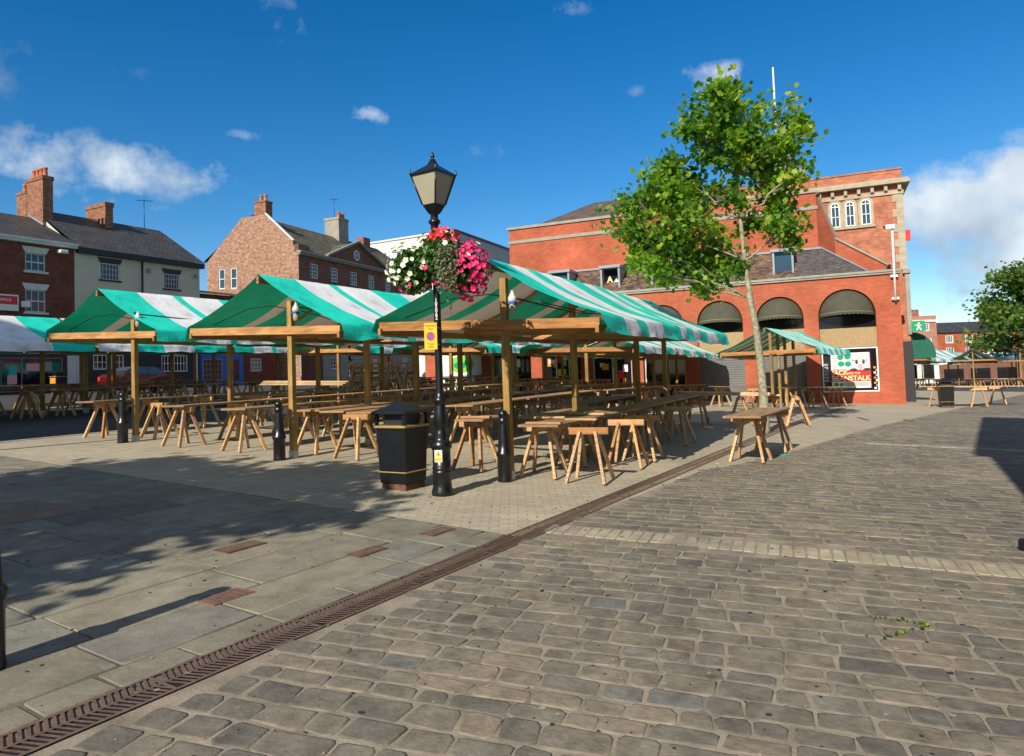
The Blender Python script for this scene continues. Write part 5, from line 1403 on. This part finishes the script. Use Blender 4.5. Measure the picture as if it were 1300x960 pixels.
# small objects at the right edge and litter
t = thing('sign_base', (4.72, 6.35, zg(4.72, 6.35)), radians(20), 'black base of a low freestanding sign at the right edge', 'sign')
part('foot', 'black_plastic', t, lambda m: m.box(-.22, .3, -.16, .16, .01, .12), bevel=.02)
part('upright', 'black_plastic', t, lambda m: m.box(.05, .1, -.03, .03, .12, .55))
part('panel', 'black_plastic', t, lambda m: m.box(-.04, .28, -.02, .02, .38, .62), bevel=.02)
rr = random.Random(9)
gl_ = MB(); gl_.box(-.13, .13, -.035, .035, 0, .012); o = gl_.build('green_strap', M['teal'], None, (4.72, 12.62, zg(4.72, 12.62)+.002), .1)
tag(o, 'green plastic strip lying under the free-standing table', 'litter')
for i, (x, y, mat, lb) in enumerate(((3.22, 11.45, 'white', 'white scrap of paper beside the free-standing table'), (2.28, 10.1, 'white', 'white scrap standing on the cobbles near the drain'),
        (2.9, 12.2, 'orange', 'orange scrap of litter on the drain grating'), (-6.1, 13.2, 'yellow', 'small yellow scrap on the paving between the trestles'), (-4.6, 12.4, 'lime', 'yellow green scrap on the paving before the middle stall'))):
    m = MB()
    n = 7; ring = [(.04*cos(2*pi*k/n)*rr.uniform(.7, 1.2), .03*sin(2*pi*k/n)*rr.uniform(.7, 1.2), .004+.02*rr.random()) for k in range(n)]
    for k in range(n): m.face([(0, 0, .02), ring[k], ring[(k+1) % n]])
    o = m.build('litter_scrap', M[mat], None, (x, y, zg(x, y)+.004), rr.uniform(0, 3)); tag(o, lb, 'litter')
m = MB()
for i in range(40):
    q = i/40; addleaf(m, Vector((.22*sin(q*4)+rr.gauss(0, .012), -.35*q+rr.gauss(0, .012), .012)), .035, rr, star=False)
o = m.build('dropped_twig', M['leaf'], None, (2.35, 4.75, zg(2.35, 4.75)), tints=True); tag(o, 'small leafy twig dropped on the cobbles in the foreground', 'twig')
# ------------------------------------------------------------------ trees
def limb(mb, a, b, r0, r1, rnd, n=6, wob=.06, m=0):
    a = Vector(a); b = Vector(b); pts = []; L = (b-a).length
    for i in range(n+1):
        q = i/n; p = a.lerp(b, q); w_ = wob*L*sin(pi*q)
        pts.append(p+Vector((rnd.uniform(-w_, w_), rnd.uniform(-w_, w_), rnd.uniform(-w_, w_)*.5)))
    mb.tube(pts, [r0+(r1-r0)*i/n for i in range(n+1)], 7, m, cap=False); return pts
def tree(name, label, x, y, trunkpts, radii, clumps, nleaf, lsize, seed, mat='leaf', group=None, tipr=.32, star=True):
    rnd = random.Random(seed)
    t = thing(name, (x, y, zg(x, y)), 0, label, 'tree', group)
    tm = MB(); tm.tube(trunkpts, radii, 12)
    tips = []
    for (cx, cy, cz, rx, ry, rz_, wgt) in clumps:
        # limb from the trunk to the clump centre
        base = min((Vector(p) for p in trunkpts), key=lambda p: (p.z-(cz-.5*rz_-.28*sqrt(cx*cx+cy*cy)))**2)
        pts = limb(tm, base, (cx, cy, cz), .026*(radii[0]/.16)**.8, .011, rnd)
        nt = max(4, int(wgt))
        for _ in range(nt):
            v = Vector((rnd.gauss(0, 1), rnd.gauss(0, 1), rnd.gauss(0, 1))).normalized()*rnd.uniform(.45, 1)**.6
            tip = Vector((cx+v.x*rx, cy+v.y*ry, cz+v.z*rz_))
            st_ = pts[rnd.randrange(3, len(pts))]
            limb(tm, st_, tip, .010, .004, rnd, n=4, wob=.1)
            tips.append((tip, (tip-st_).normalized(), st_))
    tm.build('trunk', M['bark'], t)
    cm = MB(); per = max(1, nleaf//len(tips))
    for tip, dr_, st_ in tips:
        tb = rnd.gauss(.55, .2)
        for _ in range(int(per*rnd.uniform(.6, 1.4))):
            q = rnd.random()**.5
            p = st_.lerp(tip, .35+.65*q)+Vector((rnd.gauss(0, tipr), rnd.gauss(0, tipr), rnd.gauss(0, tipr*.8)))*(.45+.55*q)
            addleaf(cm, p, lsize, rnd, tint=min(1, max(0, tb+rnd.gauss(0, .2))), up=.7, star=star)
    cm.build('crown', M[mat], t, tints=True)
    return t
# young plane tree; crown clumps measured from the trunk base (metres)
T1x, T1y = 5.74, 16.42
def cl(px, py, r, w_, dy=0, ry=None, rz_=None):
    """clump from its place in the crown: offset right / height above the base"""
    return (px, dy, py, r, ry or r, rz_ or r, w_)
cls_ = []
for (X_, Z_, r, w_) in ((-2.9, 5.15, .62, 22), (-2.2, 5.6, .6, 20), (-2.35, 4.5, .6, 20), (-1.5, 5.2, .8, 30), (-1.6, 4.1, .75, 28), (-2.5, 3.85, .45, 12), (-.8, 4.4, .7, 24), (-.95, 3.6, .45, 12),
                       (-1.6, 6.3, .6, 20), (-1.3, 7.1, .55, 16), (-.6, 6.7, .75, 28), (-.75, 7.6, .5, 14), (-.2, 7.9, .4, 10), (.1, 7.4, .65, 22), (.6, 6.7, .7, 24), (-1.0, 5.85, .6, 16), (-.3, 5.6, .45, 9), (.1, 6.5, .5, 12), (.9, 6.6, .5, 14), (.8, 5.9, .5, 14), (1.0, 5.9, .35, 8), (.95, 5.2, .5, 15), (.6, 4.6, .5, 14), (.3, 5.0, .4, 8), (-.3, 3.9, .35, 6), (.95, 7.2, .4, 9)):
    cls_.append((X_*1.0-.12, R.uniform(-.9, .9)*(1 if abs(X_) < 2 else .5), Z_, r, r*1.1, r, w_))
tree('plane_tree', 'young plane tree with a pale mottled trunk rising before the brick arcade', T1x, T1y,
     [(0, 0, -.1), (.02, 0, .15), (.03, 0, .8), (.0, 0, 1.6), (-.07, 0, 2.5), (-.16, 0, 3.1), (-.24, 0, 4.0), (-.3, 0, 5.0), (-.34, .05, 6.0), (-.4, .05, 7.0), (-.45, 0, 7.9)],
     [.16, .12, .10, .088, .078, .07, .055, .045, .035, .025, .01], cls_, 13500, .13, 21, tipr=.16)
cls_ = [(R.uniform(-4.6, 4.6), R.uniform(-2.5, 2.5), 5.2+R.uniform(-1.2, 5.6), 1.5, 1.4, 1.3, 26) for _ in range(26)]
cls_ = [c for c in cls_ if (c[0]/5.4)**2+((c[2]-7.5)/4.8)**2 < 1]+[(-4.6, 0, 4.5, 1.4, 1.3, 1, 24), (-3.6, 0, 7, 1.3, 1.2, 1.2, 22), (-1.6, 0, 9.6, 1.3, 1.2, 1.2, 22), (.2, 0, 11, 1.2, 1.2, 1.0, 20), (3, 0, 9.5, 1.4, 1.4, 1.3, 24), (4.6, 0, 6, 1.6, 1.4, 1.6, 24), (0, 0, 7.5, 2, 2, 2, 30)]
tree('plane_tree', 'large spreading tree standing by the distant stalls at the right edge', 48.6, 66.5,
     [(0, 0, -.1), (0, 0, 1.5), (.1, 0, 3), (.2, 0, 4.5), (.3, 0, 6.5), (.3, 0, 9)], [.34, .27, .24, .2, .14, .05], cls_, 10500, .36, 22, 'leaf_dark', tipr=.45)
R5 = random.Random(5)
cls_ = [(R5.uniform(-3.3, 1.25), R5.uniform(-2.1, 2.3), 4.9+R5.uniform(-1.0, 1.4), 1.1, 1.1, .9, 16) for _ in range(26)]
tree('plane_tree', 'leafy tree behind the viewer on the left whose shade falls on the flagstones', -8.1, 1.5,
     [(0, 0, -.1), (0, 0, 1.5), (.1, 0, 3), (.1, 0, 5)], [.16, .12, .1, .04], cls_, 13000, .24, 23, tipr=.3)

# ------------------------------------------------------------------ sky, sun, camera
W = bpy.data.worlds.new('World'); S.world = W; W.use_nodes = True
nt = W.node_tree; bg = nt.nodes['Background']
SUN = Vector((-.485, -.874, 0)).normalized(); EL = radians(33.5)
sky = N(nt, 'ShaderNodeTexSky', sky_type='NISHITA'); sky.sun_disc = False; sky.sun_elevation = EL
sky.sun_rotation = atan2(SUN.x, SUN.y); sky.air_density = 1.0; sky.dust_density = .1; sky.ozone_density = 4.0; sky.altitude = 100
tc = N(nt, 'ShaderNodeTexCoord')
nrm = N(nt, 'ShaderNodeVectorMath', operation='NORMALIZE'); nt.links.new(tc.outputs['Generated'], nrm.inputs[0])
sep = N(nt, 'ShaderNodeSeparateXYZ'); nt.links.new(nrm.outputs[0], sep.inputs[0])
# cloud layer: project the view direction on a high plane
zc = N(nt, 'ShaderNodeMath', operation='MAXIMUM'); nt.links.new(sep.outputs['Z'], zc.inputs[0]); zc.inputs[1].default_value = .02
za = N(nt, 'ShaderNodeMath', operation='ADD'); nt.links.new(zc.outputs[0], za.inputs[0]); za.inputs[1].default_value = .12
dv = N(nt, 'ShaderNodeVectorMath', operation='DIVIDE'); nt.links.new(nrm.outputs[0], dv.inputs[0])
cmb = N(nt, 'ShaderNodeCombineXYZ')
for k in range(3): nt.links.new(za.outputs[0], cmb.inputs[k])
nt.links.new(cmb.outputs[0], dv.inputs[1])
def mth(op, a, b=None, clamp=False):
    n = N(nt, 'ShaderNodeMath', operation=op); n.use_clamp = clamp
    for i, v in enumerate((a, b)):
        if v is None: continue
        if hasattr(v, 'is_output'): nt.links.new(v, n.inputs[i])
        else: n.inputs[i].default_value = v
    return n.outputs[0]
n1 = N(nt, 'ShaderNodeTexNoise', i_Scale=2.6, i_Detail=9, i_Roughness=.62, i_Distortion=.4); nt.links.new(dv.outputs[0], n1.inputs['Vector'])
n2 = N(nt, 'ShaderNodeTexNoise', i_Scale=13, i_Detail=9, i_Roughness=.62); nt.links.new(nrm.outputs[0], n2.inputs['Vector'])
tot = None
def raydir(px, py):
    P_ = atan(40/898.); R_ = atan(.035)
    fw = Vector((0, cos(P_), sin(P_))); r0 = Vector((1, 0, 0)); u0 = r0.cross(fw)
    rt = cos(R_)*r0-sin(R_)*u0; up = sin(R_)*r0+cos(R_)*u0
    return (fw+rt*((px-650)/898)-up*((py-435)/898)).normalized()
# (compass direction and height of each cloud, angular half width, half height, strength)
for px, py, rw, rh, s_ in ((200, 215, .10, .035, 1.0), (45, 205, .06, .045, .95), (110, 180, .06, .02, .45), (15, 240, .08, .05, .5), (1230, 262, .14, .055, 1.5), (1290, 240, .12, .05, 1.4), (1175, 325, .05, .02, .8),
                         (900, 97, .055, .018, .75), (470, 145, .035, .014, .65), (805, 118, .02, .01, .6), (300, 172, .07, .008, .45), (1270, 205, .12, .010, .7), (640, 190, .05, .012, .35), (330, 25, .12, .05, .22), (60, 90, .12, .05, .25), (1200, 290, .16, .03, .7), (720, 10, .04, .01, .4), (550, 240, .10, .01, .2), (150, 262, .06, .015, .5), (1370, 280, .16, .10, 1.4)):
    d = raydir(px, py); rg = d.cross(Vector((0, 0, 1))).normalized(); u_ = rg.cross(d)
    dr_ = N(nt, 'ShaderNodeVectorMath', operation='DOT_PRODUCT'); nt.links.new(nrm.outputs[0], dr_.inputs[0]); dr_.inputs[1].default_value = rg/rw
    du_ = N(nt, 'ShaderNodeVectorMath', operation='DOT_PRODUCT'); nt.links.new(nrm.outputs[0], du_.inputs[0]); du_.inputs[1].default_value = u_/rh
    df_ = N(nt, 'ShaderNodeVectorMath', operation='DOT_PRODUCT'); nt.links.new(nrm.outputs[0], df_.inputs[0]); df_.inputs[1].default_value = d
    q = mth('ADD', mth('MULTIPLY', dr_.outputs['Value'], dr_.outputs['Value']), mth('MULTIPLY', du_.outputs['Value'], du_.outputs['Value']))
    q = mth('SUBTRACT', 1.0, mth('MULTIPLY', q, .55), True)
    q = mth('MULTIPLY', mth('MULTIPLY', q, s_), mth('GREATER_THAN', df_.outputs['Value'], 0))
    tot = q if tot is None else mth('MAXIMUM', tot, q)
nn_ = mth('MULTIPLY', mth('ADD', mth('MULTIPLY', n1.outputs['Fac'], .3), mth('MULTIPLY', n2.outputs['Fac'], .7)), 1.0)
fac = mth('SUBTRACT', mth('ADD', tot, mth('MULTIPLY', nn_, 4.2)), 2.5)
fac = mth('MULTIPLY', mth('MULTIPLY', fac, 1.15, True), mth('MULTIPLY', tot, 1.6, True), True)
fac = mth('MULTIPLY', fac, .92)
# clouds: white tops, greyer bellies by the noise
n3 = N(nt, 'ShaderNodeTexNoise', i_Scale=6, i_Detail=6); nt.links.new(nrm.outputs[0], n3.inputs['Vector'])
hs_ = N(nt, 'ShaderNodeHueSaturation'); hs_.inputs['Saturation'].default_value = 1.36; hs_.inputs['Value'].default_value = 1.06
nt.links.new(sky.outputs[0], hs_.inputs['Color'])
ccol = ramp(nt, [(.38, (3.4, 4.3, 5.3)), (.6, (7.8, 8.3, 8.6))]); nt.links.new(n3.outputs['Fac'], ccol.inputs[0])
# unseen cloud deck added overhead and behind the viewer to neutralise the ambient light
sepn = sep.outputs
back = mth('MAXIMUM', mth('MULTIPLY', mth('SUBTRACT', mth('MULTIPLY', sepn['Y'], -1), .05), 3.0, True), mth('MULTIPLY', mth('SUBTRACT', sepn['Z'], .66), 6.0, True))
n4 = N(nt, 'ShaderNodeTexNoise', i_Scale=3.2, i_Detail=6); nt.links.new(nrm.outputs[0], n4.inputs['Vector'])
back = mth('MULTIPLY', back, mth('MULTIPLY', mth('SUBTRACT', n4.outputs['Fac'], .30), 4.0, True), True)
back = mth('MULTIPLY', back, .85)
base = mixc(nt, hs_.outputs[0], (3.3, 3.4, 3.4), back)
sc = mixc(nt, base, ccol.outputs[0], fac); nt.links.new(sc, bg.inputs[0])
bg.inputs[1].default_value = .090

sl = bpy.data.lights.new('sun', 'SUN'); sl.energy = 4.6; sl.angle = radians(.53); sl.color = (1, .92, .78)
so = bpy.data.objects.new('sun', sl); C.objects.link(so)
sd = Vector((SUN.x*cos(EL), SUN.y*cos(EL), sin(EL))); so.rotation_euler = sd.to_track_quat('Z', 'Y').to_euler(); so.location = (-20, -40, 40)

cam = bpy.data.cameras.new('camera'); co = bpy.data.objects.new('camera', cam); C.objects.link(co); S.camera = co
cam.sensor_width = 36; cam.lens = 898/1300*36; cam.shift_y = -45/1300; cam.clip_start = .05; cam.clip_end = 2000
P_ = atan(40/898.); R_ = atan(.035)
fw = Vector((0, cos(P_), sin(P_))); r0 = Vector((1, 0, 0)); u0 = r0.cross(fw)
rt = cos(R_)*r0-sin(R_)*u0; up = sin(R_)*r0+cos(R_)*u0
mt = Matrix((rt, up, -fw)).transposed().to_4x4(); mt.translation = (0, 0, 1.73); co.matrix_world = mt
vs = S.view_settings; vs.view_transform = 'Standard'; vs.look = 'None'; vs.gamma = 1; vs.exposure = .4; vs.use_curve_mapping = False
S.render.engine = 'CYCLES'; S.cycles.max_bounces = 6; S.cycles.use_denoising = True
